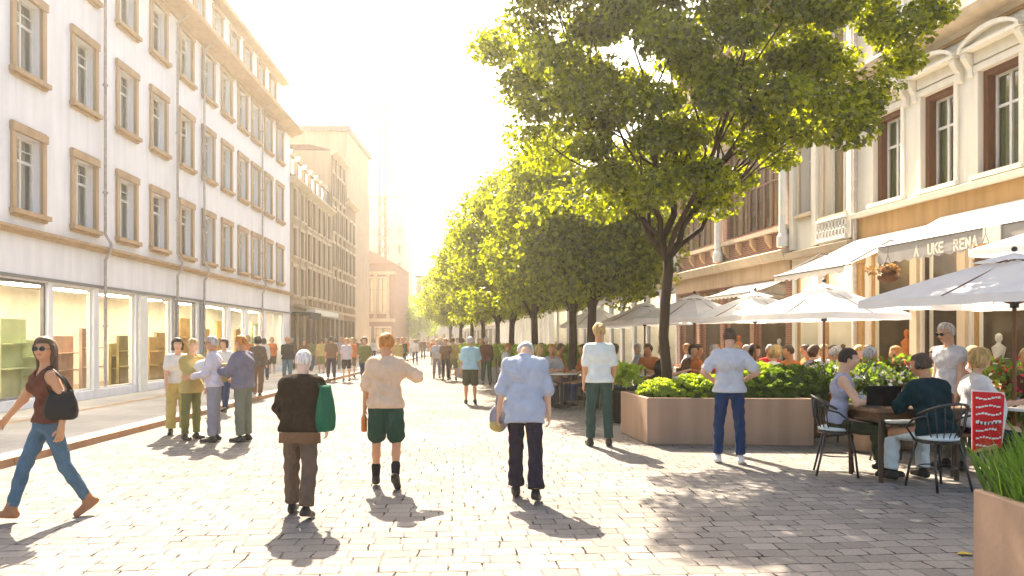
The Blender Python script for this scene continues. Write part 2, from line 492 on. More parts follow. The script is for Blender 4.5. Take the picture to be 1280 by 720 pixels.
def skeleton(q):
    H = q['H']; s = H / 1.75; w = q['w'] * (0.9 if q['fem'] else 1.0)
    J = {'s': s, 'w': w}
    P = np.array([0, 0, 0.92 * s])
    T = rotm('X', -R(q['lean'])) @ rotm('Y', R(q['side']))
    up = T @ np.array([0, 0, 1.]); fw = T @ np.array([0, 1., 0]); rt = T @ np.array([1., 0, 0])
    J.update(P=P, up=up, fw=fw, rt=rt, T=T)
    J['waist'] = P + up * 0.16 * s; J['chest'] = P + up * 0.36 * s; J['sh'] = P + up * 0.51 * s
    J['neck'] = P + up * 0.545 * s + fw * 0.0
    Hm = rotm('Z', R(q['head_y'])) @ rotm('X', -R(q['head_p']))
    hu = Hm @ np.array([0, 0, 1.]); hf = Hm @ np.array([0, 1., 0]); hr = Hm @ np.array([1., 0, 0])
    J['hbase'] = J['neck'] + (up * 0.5 + hu * 0.5) * 0.06 * s
    J['head'] = J['hbase'] + hu * 0.105 * s + hf * 0.018 * s
    J['H3'] = (hr, hf, hu)
    for sd, key in ((-1, 'L'), (1, 'R')):
        S = J['sh'] + rt * sd * 0.165 * s * w - up * 0.045 * s + fw * q['shoulder_fwd']
        f, o, e, o2 = [R(k) for k in q['arm' + key]]
        d1 = T @ np.array([sd * math.sin(o), math.cos(o) * math.sin(f), -math.cos(o) * math.cos(f)])
        d2 = T @ np.array([sd * math.sin(o2), math.cos(o2) * math.sin(f + e), -math.cos(o2) * math.cos(f + e)])
        E = S + d1 * 0.285 * s; W = E + d2 * 0.25 * s
        J['S' + key], J['E' + key], J['W' + key], J['d' + key] = S, E, W, d2
        hp = P + np.array([sd * 0.088 * s, 0, -0.01 * s])
        f, o, k = [R(t) for t in q['leg' + key]]
        d1 = np.array([sd * math.sin(o), math.cos(o) * math.sin(f), -math.cos(o) * math.cos(f)])
        g = f - k
        d2 = np.array([sd * math.sin(o) * 0.3, math.sin(g), -math.cos(g)])
        K = hp + d1 * 0.43 * s; A = K + d2 * 0.42 * s
        fp = R(q['foot' + key])
        ft = np.array([sd * 0.12, math.cos(fp), -math.sin(fp)]); fu = np.array([0, math.sin(fp), math.cos(fp)])
        J['hip' + key], J['K' + key], J['A' + key] = hp, K, A
        J['heel' + key] = A - fu * 0.045 * s - ft * 0.045 * s; J['toe' + key] = A - fu * 0.055 * s + ft * 0.15 * s
    low = min(min(J['heel' + k][2], J['toe' + k][2]) for k in 'LR') - 0.032 * s
    J['dz'] = -low
    for k in list(J):
        if isinstance(J[k], np.ndarray) and k not in ('up', 'fw', 'rt', 'T', 'dL', 'dR'):
            J[k] = J[k] + np.array([0, 0, -low])
    return J

def torso(J, q, g, fem):
    """g: how far the cloth stands off the body"""
    s, w = J['s'], J['w']; rt = J['rt']; fw = J['fw']; up = J['up']
    b = q.get('belly', 0)
    L = [('c', J['P'] - rt * .075 * s * w - up * .0 * s, J['P'] + rt * .075 * s * w, (.098 if fem else .096) * s + g, (.098 if fem else .096) * s + g, .06),
         ('c', J['waist'] - rt * (.045 if fem else .07) * s * w, J['waist'] + rt * (.045 if fem else .07) * s * w, .088 * s + g + b * .5, .088 * s + g + b * .5, .07),
         ('c', J['chest'] - rt * .085 * s * w, J['chest'] + rt * .085 * s * w, .108 * s + g, .108 * s + g, .07),
         ('c', J['neck'] - up * .055 * s, J['SL'] - up * .005 * s + rt * .02 * s, .050 * s + g, .046 * s + g, .05),
         ('c', J['neck'] - up * .055 * s, J['SR'] - up * .005 * s - rt * .02 * s, .050 * s + g, .046 * s + g, .05),
         ('c', J['chest'] + up * .06 * s - rt * .10 * s * w, J['chest'] + up * .06 * s + rt * .10 * s * w, .085 * s + g, .085 * s + g, .05)]
    if b: L.append(('c', J['waist'] + fw * b, J['waist'] + fw * b + up * .05, .09 * s + g, .08 * s + g, .06))
    if fem:
        for sd in (-1, 1): L.append(('c', J['chest'] + rt * sd * .07 * s * w + fw * .085 * s - up * .01 * s, J['chest'] + rt * sd * .065 * s * w + fw * .09 * s, .055 * s + g, .05 * s + g, .03))
    return L

def limb_arm(J, k, g, upto=2.0, blend=.04):
    s = J['s']; S, E, W = J['S' + k], J['E' + k], J['W' + k]
    L = [('c', S, S + (E - S) * min(upto, 1.0), .050 * s + min(g, .016), .050 * s + (.040 - .050) * s * min(upto, 1) + g, blend)]
    if upto > 1:
        t = upto - 1
        L.append(('c', E, E + (W - E) * t, .040 * s + g, (.040 - .014 * t) * s + g, .03))
    return L

def limb_leg(J, k, g, upto=2.0, top=.083, ank=.036, kn=.054, blend=.02):
    s = J['s']; h, K, A = J['hip' + k], J['K' + k], J['A' + k]
    L = [('c', h, h + (K - h) * min(upto, 1.0), top * s + g, (top + (kn - top) * min(upto, 1)) * s + g, blend)]
    if upto > 1:
        t = upto - 1; C = K + (A - K) * .35
        if t > .35:
            L.append(('c', K, C, kn * s + g, (kn - .002) * s + g, .02))
            L.append(('c', C, K + (A - K) * t, (kn - .002) * s + g, ((kn - .002) + (ank - kn) * (t - .35) / .65) * s + g, .02))
        else:
            L.append(('c', K, K + (A - K) * t, kn * s + g, kn * s + g, .02))
    return L

def hand_geo(mb, W, d, palm_n, s, side, curl, prims):
    """palm as part of the body field, fingers as tapered tubes rooted in it"""
    d = d / np.linalg.norm(d); n = palm_n - d * np.dot(palm_n, d); n /= np.linalg.norm(n) + 1e-9
    a = np.cross(d, n)
    if side < 0: a = -a
    # a points to the thumb side
    for t in (-1, 0, 1):
        prims.append(('c', W + a * t * .018 * s, W + d * .085 * s + a * t * .024 * s, .016 * s, .013 * s, .012))
    c = R(curl)
    for i, (off, ln) in enumerate(((.030, .070), (.010, .080), (-.010, .074), (-.029, .056))):
        p = W + d * .078 * s + a * off * s
        pts = [p]; ang = 0
        for j, fr in enumerate((.45, .32, .23)):
            ang += c * (.5 + .35 * j) * (1 + .08 * i)
            dd = d * math.cos(ang) + n * math.sin(ang) + a * (off * (1.5 if j == 0 else .5))
            p = p + dd / np.linalg.norm(dd) * ln * fr * s
            pts.append(p)
        mb.tube(pts, [.0095 * s, .009 * s, .008 * s, .006 * s], n=7)
    p = W + d * .025 * s + a * .024 * s
    d1 = d * .70 + a * .62 + n * .35; d1 /= np.linalg.norm(d1)
    d2 = d * .88 + a * .2 + n * .45; d2 /= np.linalg.norm(d2)
    mb.tube([p, p + d1 * .040 * s, p + d1 * .040 * s + d2 * .03 * s], [.012 * s, .0105 * s, .0075 * s], n=7)

def head_prims(J, fem=False):
    hr, hf, hu = J['H3']; c = J['head']; s = J['s'] * (0.97 if fem else 1.0)
    M = (hr, hf, hu)
    L = [('e', c + hu * .022 * s - hf * .006 * s, (.076 * s, .094 * s, .092 * s), M, .02),
         ('e', c - hu * .045 * s + hf * .018 * s, (.056 * s, .070 * s, .068 * s), M, .035),
         ('c', c - hu * .088 * s + hf * .062 * s, c - hu * .086 * s + hf * .064 * s, .018 * s, .018 * s, .03),       # chin
         ('c', c + hu * .018 * s + hf * .084 * s - hr * .025 * s, c + hu * .018 * s + hf * .084 * s + hr * .025 * s, .010 * s, .010 * s, .015),  # brow
         ('c', c + hu * .006 * s + hf * .088 * s, c - hu * .030 * s + hf * .104 * s, .007 * s, .0125 * s, .012)]    # nose
    for sd in (-1, 1):
        L.append(('c', c + hr * sd * .074 * s + hu * .004 * s - hf * .004 * s, c + hr * sd * .073 * s - hu * .030 * s + hf * .0 * s, .014 * s, .010 * s, .008))
        L.append(('c', c + hr * sd * .040 * s - hu * .022 * s + hf * .062 * s, c + hr * sd * .042 * s - hu * .028 * s + hf * .058 * s, .020 * s, .020 * s, .02))
    L.append(('c', J['neck'] - J['up'] * .04 * s, J['hbase'] + hu * .03 * s - hf * .01 * s, (.050 if fem else .058) * s, (.046 if fem else .054) * s, .03))
    return L

def make_person(root, q_, look, h=0.013, hero=True):
    """look: skin, hair(material or None), hair_style, top/bottom/shoe materials and cuts"""
    q = dict(DEF); q.update(q_)
    J = skeleton(q); s = J['s']; fem = q['fem']
    up, fw, rt = J['up'], J['fw'], J['rt']
    # ---- body
    body = torso(J, q, -.012, fem)
    for k in 'LR':
        body += limb_arm(J, k, -.006 if look.get('sleeve', .5) > 1 else 0.0)
        body += limb_leg(J, k, -.008 if look['bottom_cut'] > 1.5 else -.002)
        body.append(('c', J['heel' + k], J['toe' + k], .030 * s, .024 * s, .03))
    fingers = MB()
    for sd, k in ((-1, 'L'), (1, 'R')):
        nrm = look.get('palm' + k); nrm = np.array(nrm, float) if nrm is not None else -rt * sd
        if hero: hand_geo(fingers, J['W' + k], J['d' + k], nrm, s, sd, q['curl'], body)
        else: body.append(('c', J['W' + k], J['W' + k] + J['d' + k] * .13 * s, .032 * s, .024 * s, .02))
    body += head_prims(J, fem)
    sdf_obj('body', body, look['skin'], root, h, extra=fingers if hero else None)
    # ---- top
    g = look.get('top_gap', .014)
    sl = look.get('sleeve', .55)
    top = torso(J, q, g, fem)
    hem = look.get('hem', .02)
    P = J['P']
    top.append(('c', P - rt * .095 * s * J['w'] - up * .01 * s, P + rt * .095 * s * J['w'] - up * .01 * s, .096 * s + g, .096 * s + g, .05))
    if hem > .08 and q['legL'][0] < 60:
        top.append(('c', P - up * hem * s - rt * .075 * s * J['w'], P - up * hem * s + rt * .075 * s * J['w'], .105 * s + g, .105 * s + g, .05))
    if sl > 0:
        for k in 'LR': top += limb_arm(J, k, g + .012 * (sl <= 1), sl)
    clips = [(P - up * hem * s, -up)]
    nk = J['neck'] + up * .022 * s
    def neck_cut(f, X, Y, Z):
        f = np.maximum(f, (X - nk[0]) * up[0] + (Y - nk[1]) * up[1] + (Z - nk[2]) * up[2])
        c = J['neck'] + up * .02 * s + fw * look.get('neck_fwd', .035) * s
        r = look.get('neck_r', .068) * s
        f = np.maximum(f, r - np.sqrt((X - c[0]) ** 2 + (Y - c[1]) ** 2 + ((Z - c[2]) / look.get('neck_deep', 1.0)) ** 2))
        if sl <= 0:
            for k, sd in (('L', -1), ('R', 1)):
                a = J['S' + k] + rt * sd * .045 * s + up * .0 * s
                f = np.maximum(f, .072 * s - np.sqrt((X - a[0]) ** 2 + (Y - a[1]) ** 2 * .6 + (Z - a[2]) ** 2 * .55))
        return f
    sdf_obj(look.get('top_name', 'shirt'), top, look['top'], root, h, clips=clips, fold=look.get('fold', .0045) * .7, seed=look.get('seed', 1), carve=neck_cut)
    if look.get('collar') is not None:
        m = MB(); ring = []
        for i in range(13):
            a = math.pi * (-.38 + 1.76 * i / 12) + math.pi
            ring.append(nk - up * .012 * s + rt * math.sin(a) * .066 * s + fw * (math.cos(a) * .06 * s + .004))
        m.tube(ring, .016 * s, n=6, flat=1.0)
        m.build('collar', look['collar'], root, smooth=True)
    # ---- bottom
    top_z = .06 - hem
    bc = look['bottom_cut']; gb = look.get('bottom_gap', .012); fl = look.get('flare', .05)
    bot = [('c', P - rt * .07 * s * J['w'], P + rt * .07 * s * J['w'], .100 * s + gb * .5, .100 * s + gb * .5, .05)]
    bot.append(('c', J['waist'] - up * .06 * s - rt * .06 * s * J['w'], J['waist'] - up * .06 * s + rt * .06 * s * J['w'], .094 * s, .094 * s, .05))
    for k in 'LR': bot += limb_leg(J, k, gb, bc, ank=fl, kn=.056 if bc > 1.5 else .074)
    bclips = [(P + up * top_z * s, up)]
    if bc > 1.5:
        def cuff(f, X, Y, Z):
            for k in 'LR':
                a = J['K' + k] + (J['A' + k] - J['K' + k]) * (bc - 1); d = J['A' + k] - J['K' + k]; d = d / np.linalg.norm(d)
                near = np.sqrt((X - a[0]) ** 2 + (Y - a[1]) ** 2 + (Z - a[2]) ** 2) < .13 * s
                pl = (X - a[0]) * d[0] + (Y - a[1]) * d[1] + (Z - a[2]) * d[2]
                f = np.where(near, np.maximum(f, pl), f)
            return f
    else: cuff = None
    if look.get('bottom') is not None:
        sdf_obj(look.get('bottom_name', 'trousers'), bot, look['bottom'], root, h, clips=bclips, fold=.004 if bc > 1.5 else .003, seed=look.get('seed', 1) + 5, carve=cuff)
    # ---- shoes
    for k in 'LR':
        he, to, A = J['heel' + k], J['toe' + k], J['A' + k]
        sh = [('c', he, to, .042 * s, .036 * s, .02), ('c', (he + to) / 2 + np.array([0, 0, .008 * s]), to, .042 * s, .036 * s, .02),
              ('c', A - np.array([0, 0, .01 * s]), he + (to - he) * .3, .046 * s, .044 * s, .03)]
        if look.get('boot'): sh.append(('c', A + (J['K' + k] - A) * .12, A, .052 * s, .048 * s, .03))
        sole = min(he[2], to[2]) - .034 * s
        fp = R(q['foot' + k]); fu = np.array([0, math.sin(fp), math.cos(fp)])
        sdf_obj('shoe', sh, look['shoe'], root, h * .8, clips=[(he - fu * .034 * s, -fu)])
        if look.get('sock'):
            sdf_obj('sock', [('c', A, A + (J['K' + k] - A) * look.get('sock_h', .3), .043 * s, .055 * s, .01)], look['sock'], root, h)
    # ---- head things
    hr, hf, hu = J['H3']; c = J['head']; M = (hr, hf, hu)
    hs = look.get('hair_style', 'short')
    if look.get('hair') is not None and hs != 'none':
        t = {'short': .010, 'crop': .006, 'full': .013, 'long': .018, 'bob': .022, 'bun': .012}[hs] * s
        hp = [('e', c + hu * .026 * s - hf * .012 * s, (.078 * s + t, .092 * s + t, .090 * s + t), M, .02),
              ('e', c - hu * .012 * s - hf * .030 * s, (.072 * s + t, .072 * s + t, .080 * s + t), M, .03)]
        if hs == 'long':
            for sd in (-1, 0, 1):
                hp.append(('c', c - hf * .05 * s + hr * sd * .055 * s, c - hf * .075 * s + hr * sd * .075 * s - hu * .24 * s, .040 * s, .030 * s, .03))
            for sd in (-1, 1):
                hp.append(('c', c + hr * sd * .078 * s + hu * .03 * s + hf * .01 * s, c + hr * sd * .085 * s - hu * .20 * s + hf * .02 * s, .022 * s, .018 * s, .02))
        if hs == 'bob':
            for sd in (-1, 1): hp.append(('c', c + hr * sd * .07 * s, c + hr * sd * .078 * s - hu * .09 * s - hf * .01 * s, .03 * s, .028 * s, .03))
        if hs == 'bun': hp.append(('c', c - hf * .105 * s + hu * .045 * s, c - hf * .112 * s + hu * .05 * s, .036 * s, .034 * s, .008))
        face_y = {'long': .040, 'bob': .040}.get(hs, .035) * s
        fh = look.get('fringe', .055) * s
        def face(f, X, Y, Z):
            y = (X - c[0]) * hf[0] + (Y - c[1]) * hf[1] + (Z - c[2]) * hf[2]
            z = (X - c[0]) * hu[0] + (Y - c[1]) * hu[1] + (Z - c[2]) * hu[2]
            x = (X - c[0]) * hr[0] + (Y - c[1]) * hr[1] + (Z - c[2]) * hr[2]
            cut = np.minimum(y - (face_y + 0.35 * (z - fh)) , fh - z) if hs in ('long', 'bob') else np.minimum(y - face_y + .25 * z, fh - z)
            f = np.maximum(f, cut)
            if hs in ('short', 'crop', 'full', 'bun'):
                f = np.maximum(f, (-.055 * s - z) if True else f)
                f = np.maximum(f, np.minimum(y + .015 * s, -.002 * s - z))      # hairline around the ears
            return f
        sdf_obj('hair', hp, look['hair'], root, h * .75, carve=face, fold=.0035 if hs != 'crop' else .001, seed=3)
    if hero:
        for sd in (-1, 1):
            e = c + hr * sd * .032 * s + hu * .002 * s + hf * .083 * s
            m = MB(); m.ball(e, .0115 * s); eye = m.build('eye', MAT['eye_white'], root, smooth=True)
            m = MB(); m.ball(e + hf * .0065 * s, .0068 * s, 8, 5); m.build('iris', MAT['iris'], eye, smooth=True)
            m = MB(); m.tube([e + hu * .020 * s - hr * .016 * s + hf * .010 * s, e + hu * .025 * s + hf * .014 * s, e + hu * .020 * s + hr * .016 * s + hf * .008 * s], .0035 * s, n=5)
            m.build('eyebrow', look.get('hair') or MAT['hair_grey'], root, smooth=True)
        m = MB(); mo = c - hu * .055 * s + hf * .088 * s
        m.tube([mo - hr * .024 * s - hf * .010 * s, mo - hr * .01 * s, mo + hr * .01 * s, mo + hr * .024 * s - hf * .010 * s], [.003, .007 * s, .007 * s, .003], n=6)
        m.build('mouth', MAT['lips'], root, smooth=True)
        if look.get('belt'):
            m = MB(); ring = []
            b0 = J['waist'] - up * .055 * s
            for i in range(17):
                a = 2 * math.pi * i / 16
                ring.append(b0 + rt * math.cos(a) * .158 * s * J['w'] + fw * math.sin(a) * .104 * s)
            m.tube(ring, .014 * s, n=4); m.build('belt', look['belt'], root)
        if look.get('glasses'):
            m = MB()
            for sd in (-1, 1):
                e = c + hr * sd * .033 * s + hu * .001 * s + hf * .103 * s
                pts = [e + hr * math.cos(a) * .027 * s + hu * math.sin(a) * .020 * s - hf * abs(math.cos(a)) * .004 for a in np.linspace(0, 2 * math.pi, 13)[:-1]]
                k = len(m.v); m.add([p - hf * .003 for p in pts] + [p + hf * .003 for p in pts], [tuple(range(12))[::-1], tuple(range(12, 24))] + [(i, (i + 1) % 12, 12 + (i + 1) % 12, 12 + i) for i in range(12)])
                m.tube([e + hr * sd * .026 * s, c + hr * sd * .082 * s + hu * .004 * s + hf * .02 * s, c + hr * sd * .080 * s - hf * .02 * s], .0025, n=4)
            m.tube([c + hf * .104 * s - hr * .008, c + hf * .104 * s + hr * .008], .003, n=4)
            m.build('glasses', MAT['black_gloss'], root)
    return J
# ------------------------------------------------------------------ material library
MAT = {}
def reg(k, m): MAT[k] = m; return m
reg('white_render', wall_mat('white render', (0.88, 0.86, 0.87), .04, .09))
reg('cream_render', wall_mat('cream render', (0.80, 0.74, 0.62), .05, .08))
reg('sandstone', wall_mat('tan sandstone', (0.52, 0.36, 0.22), .10, .15))
reg('sand_light', wall_mat('pale sandstone', (0.60, 0.48, 0.34), .08, .12))
reg('beige_render', wall_mat('beige render', (0.50, 0.37, 0.25), .08, .15))
reg('ochre_stone', wall_mat('ochre stone', (0.46, 0.28, 0.12), .12, .2))
reg('grey_stone', wall_mat('grey stone', (0.42, 0.40, 0.38), .08, .2))
reg('brown_stone', wall_mat('brown stone', (0.33, 0.21, 0.13), .10, .2))
reg('brick', brick_mat('red brick', (0.30, 0.11, 0.06), (0.22, 0.08, 0.045), (0.35, 0.25, 0.18)))
reg('roof', mat('roof tiles', (0.20, 0.12, 0.08), .9, .25, 6, .5))
reg('roof_grey', mat('slate roof', (0.14, 0.13, 0.13), .8, .25, 6, .4))
reg('wood_brown', mat('brown window wood', (0.17, 0.07, 0.03), .5, .2, 4, .1, stretch=(8, 8, 1)))
reg('wood_dark', mat('dark shopfront wood', (0.07, 0.04, 0.025), .45, .3, 4, .1, stretch=(8, 8, 1)))
reg('wood_ochre', mat('honey wood', (0.42, 0.24, 0.09), .5, .25, 4, .1, stretch=(8, 8, 1)))
reg('white_paint', mat('white painted wood', (0.78, 0.76, 0.70), .5, .05, 5))
reg('grey_metal', mat('grey painted metal', (0.20, 0.19, 0.19), .5, .1, 5, spec=.5))
reg('dark_metal', mat('black metal', (0.025, 0.022, 0.02), .4, .2, 8, spec=.5))
reg('pipe', mat('zinc pipe', (0.46, 0.40, 0.36), .5, .2, 8, metal=.3))
reg('glass', glass_mat('window glass'))
reg('shop_glass', glass_mat('shop glass', (0.96, 0.97, 0.93), .04, .22))
reg('curtain', mat('net curtain', (0.66, 0.60, 0.48), .9, .1, 5, .5, 30, stretch=(1, 1, .05)))
reg('curtain_green', mat('green curtain', (0.26, 0.29, 0.12), .9, .2, 5, .5, 30, stretch=(1, 1, .05)))
reg('curtain_warm', mat('amber curtain', (0.50, 0.30, 0.12), .9, .2, 5, .5, 30, stretch=(1, 1, .05)))
reg('interior', mat('interior plaster', (0.76, 0.71, 0.60), .9, .1, 2))
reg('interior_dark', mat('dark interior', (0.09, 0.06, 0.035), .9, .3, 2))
reg('interior_floor', mat('interior floor', (0.30, 0.22, 0.14), .5, .1, 2))
reg('shop_amber', mat('amber display panel', (0.60, 0.38, 0.13), .7, .3, 1.5))
reg('shop_olive', mat('olive display panel', (0.30, 0.24, 0.09), .7, .3, 1.5))
reg('shop_green', mat('green display panel', (0.50, 0.55, 0.32), .7, .2, 1.5))
reg('shop_pink', mat('pinkish display panel', (0.60, 0.40, 0.30), .7, .2, 3))
reg('lamp_warm', emit_mat('warm lamp', (1.0, 0.80, 0.45), 3.0))
reg('lamp_shop', emit_mat('shop ceiling lamp', (1.0, 0.93, 0.80), 5.0))
reg('corten', wall_mat('powder coated planter', (0.37, 0.25, 0.175), .10, .18))
reg('soil', mat('soil', (0.05, 0.035, 0.02), 1, .4, 20, 1))
reg('canopy', thin_fabric('parasol canvas', (0.88, 0.88, 0.88), .45))
reg('awning', thin_fabric('awning canvas', (0.82, 0.80, 0.76), .5))
reg('valance', mat('grey valance cloth', (0.36, 0.34, 0.32), .9, .1, 5))
reg('letters', mat('cream lettering', (0.75, 0.72, 0.62), .7, .05, 5))
reg('bark', mat('bark', (0.055, 0.036, 0.022), .95, .4, 10, 1.0, 22, stretch=(1, 1, .25)))
reg('leaf', leaf_mat('plane leaves', (0.014, 0.024, 0.003), (0.045, 0.075, 0.005), (0.14, 0.19, 0.002), (0.85, 0.92, 0.008), .46))
reg('leaf_far', leaf_mat('far leaves', (0.05, 0.06, 0.012), (0.10, 0.11, 0.02), (0.34, 0.32, 0.02), (0.55, 0.50, 0.03), .55))
reg('bush', leaf_mat('bush leaves', (0.16, 0.25, 0.015), (0.30, 0.42, 0.03), (0.40, 0.55, 0.02), (0.75, 0.88, 0.04), .5))
reg('bush_dark', leaf_mat('dark bush leaves', (0.05, 0.10, 0.012), (0.11, 0.18, 0.02), (0.15, 0.26, 0.015), (0.32, 0.45, 0.03), .45))
reg('grass', leaf_mat('grass blades', (0.05, 0.12, 0.015), (0.12, 0.26, 0.03), (0.15, 0.34, 0.02), (0.35, 0.60, 0.06), .5))
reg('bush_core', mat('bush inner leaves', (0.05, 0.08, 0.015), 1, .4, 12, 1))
reg('skin_light', mat('light skin', (0.56, 0.33, 0.22), .55, .08, 6, spec=.3))
reg('skin_tan', mat('tanned skin', (0.50, 0.25, 0.13), .55, .08, 6, spec=.3))
reg('skin_pale', mat('pale skin', (0.62, 0.42, 0.32), .55, .06, 6, spec=.3))
reg('eye_white', mat('eye white', (0.7, 0.66, 0.6), .3, .02, 4))
reg('iris', mat('dark iris', (0.03, 0.02, 0.015), .2, .1, 4))
reg('lips', mat('lips', (0.38, 0.12, 0.09), .5, .1, 9))
reg('black_gloss', mat('black plastic', (0.012, 0.012, 0.012), .25, .1, 4, spec=.5))
def hair(n, c): return mat(n + ' hair', c, .6, .55, 45, 1.0, 90, stretch=(1, 1, .2))
reg('hair_brown', hair('brown', (0.09, 0.05, 0.03)))
reg('hair_dark', hair('dark', (0.03, 0.02, 0.015)))
reg('hair_blond', hair('blond', (0.45, 0.30, 0.12)))
reg('hair_ginger', hair('ginger', (0.45, 0.18, 0.04)))
reg('hair_grey', hair('grey', (0.42, 0.40, 0.38)))
reg('hair_white', hair('white', (0.66, 0.58, 0.54)))
reg('rust_top', cloth('rust brown', (0.13, 0.045, 0.03)))
reg('jeans', cloth('blue denim', (0.07, 0.13, 0.19), .2))
reg('tan_leather', mat('tan leather', (0.30, 0.13, 0.06), .5, .2, 10, spec=.4))
reg('black_leather', mat('black leather', (0.010, 0.008, 0.007), .5, .2, 10, .2, spec=.25))
reg('dark_brown_knit', cloth('dark brown knit', (0.035, 0.021, 0.012)))
reg('olive_dark', cloth('dark olive', (0.05, 0.055, 0.03)))
reg('taupe', cloth('taupe', (0.12, 0.085, 0.062)))
reg('white_tee', cloth('pale peach', (0.62, 0.44, 0.31)))
reg('forest', cloth('forest green', (0.015, 0.05, 0.035)))
reg('bottle_green', cloth('bottle green', (0.012, 0.11, 0.06)))
reg('light_blue', cloth('light blue', (0.38, 0.41, 0.49)))
reg('plum_black', cloth('plum black', (0.028, 0.022, 0.035)))
reg('mint_white', cloth('mint white', (0.66, 0.69, 0.65)))
reg('dark_green_trousers', cloth('dark green', (0.03, 0.065, 0.055)))
reg('grey_tee', cloth('light grey', (0.52, 0.52, 0.55)))
reg('navy', cloth('navy', (0.018, 0.04, 0.10)))
reg('white_shoe', mat('white shoe leather', (0.65, 0.62, 0.58), .5, .08, 8))
reg('black_shoe', mat('black shoe', (0.02, 0.018, 0.016), .45, .2, 8))
reg('ochre', cloth('ochre', (0.44, 0.34, 0.13)))
reg('olive', cloth('olive', (0.17, 0.17, 0.06)))
reg('lilac_white', cloth('lilac white', (0.55, 0.50, 0.56)))
reg('mid_grey', cloth('mid grey', (0.25, 0.24, 0.28)))
reg('slate', cloth('slate', (0.16, 0.15, 0.20)))
reg('khaki', cloth('grey green', (0.16, 0.17, 0.13)))
reg('tank_grey', cloth('lavender grey', (0.33, 0.34, 0.42)))
reg('petrol', cloth('dark petrol', (0.006, 0.024, 0.030)))
reg('red_cloth', cloth('red', (0.50, 0.03, 0.03)))
reg('orange_cloth', cloth('burnt orange', (0.55, 0.17, 0.05)))
reg('white_cloth', cloth('white', (0.65, 0.62, 0.60)))
reg('black_cloth', cloth('black', (0.02, 0.018, 0.02)))
reg('brown_cloth', cloth('brown', (0.16, 0.09, 0.05)))
reg('sky_blue', cloth('sky blue', (0.32, 0.52, 0.62)))
reg('cushion', cloth('pale cushion', (0.62, 0.68, 0.66)))
reg('table_wood', mat('brown table wood', (0.16, 0.085, 0.045), .4, .3, 5, .1, stretch=(1, 6, 1)))
reg('red_sign', mat('red menu board', (0.62, 0.012, 0.015), .5, .06, 6))
reg('white_card', mat('white card', (0.75, 0.72, 0.66), .6, .05, 6))
reg('crane', mat('crane steel', (0.07, 0.04, 0.015), .6, .1, 1))
reg('wire', mat('wire', (0.12, 0.10, 0.08), .6, .1, 1))
# ------------------------------------------------------------------ ground
KERB_X, STEP_X, FAC_X, SL = -6.2, -8.9, -10.4, -32 / 950       # left side lines: X = c + SL*Y
RX0, SR = 13.5, -159 / 950                                      # right facade line: X = RX0 + SR*Y
def Lx(c, Y): return c + SL * Y
def Rx(Y, out=0.0): return RX0 + SR * Y - out

m = MB(); m.quad((-200, -12, -.03), (200, -12, -.03), (200, 200, -.03), (-200, 200, -.03))
struct(m.build('ground', mat('ground stone', (0.34, 0.31, 0.28), .9, .15, .5)), 'pale ground stretching beyond the street')
PAVE = paving_mat('stone setts', (0.195, 0.178, 0.162), (0.265, 0.242, 0.22), (0.03, 0.02, 0.014), .26, .19, R(-4), .85)
m = MB()
ys = [-4, 2, 4, 6, 8, 10, 13, 17, 22, 30, 40, 55, 75, 100, 140, 185]
for a, b in zip(ys, ys[1:]):
    m.quad((Lx(KERB_X, a), a, 0), (Rx(a, -1), a, 0), (max(Rx(b, -1), Lx(KERB_X, b) + 1), b, 0), (Lx(KERB_X, b), b, 0))
struct(m.build('street_paving', PAVE), 'worn pale stone setts of the pedestrian street')
SLAB = paving_mat('pavement slabs', (0.42, 0.40, 0.37), (0.46, 0.44, 0.41), (0.32, 0.26, 0.20), .6, .4, R(-2), .6)
m = MB()
for a, b in zip(ys[:-1], ys[1:]):
    m.quad((Lx(FAC_X - .5, a), a, .10), (Lx(KERB_X - .14, a), a, .10), (Lx(KERB_X - .14, b), b, .10), (Lx(FAC_X - .5, b), b, .10))
struct(m.build('left_pavement', SLAB), 'pale slab pavement in front of the white building')
m = MB(); y = 1.0
while y < 120:
    L = 1.0 if y < 40 else 4.0
    a, b = y + .006, y + L - .006
    for (p, q) in (((Lx(KERB_X - .14, a)), (Lx(KERB_X, a))),):
        x0a, x1a, x0b, x1b = Lx(KERB_X - .14, a), Lx(KERB_X, a), Lx(KERB_X - .14, b), Lx(KERB_X, b)
        m.add([(x0a, a, -.01), (x1a, a, -.01), (x1b, b, -.01), (x0b, b, -.01), (x0a, a, .104), (x1a - .015, a, .104), (x1b - .015, b, .104), (x0b, b, .104)],
              [(0, 3, 2, 1), (4, 5, 6, 7), (0, 1, 5, 4), (1, 2, 6, 5), (2, 3, 7, 6), (3, 0, 4, 7)])
    y += L
struct(m.build('kerb', mat('kerb stone', (0.30, 0.16, 0.09), .8, .2, 3, .3)), 'kerb stones along the left pavement, coloured brown like their shaded face')  # brown shade of the kerb face is put into the stone colour
m = MB()
for a, b in zip(ys[1:-1], ys[2:]):
    m.quad((Lx(STEP_X - .10, a), a, .106), (Lx(STEP_X + .05, a), a, .106), (Lx(STEP_X + .05, b), b, .106), (Lx(STEP_X - .10, b), b, .106))
struct(m.build('step_edge_strip', mat('step edge strip', (0.40, 0.24, 0.12), .8, .2, 3)), 'narrow brown strip drawn for a step edge in the left pavement')  # flat brown strip standing in for the edge line of a step

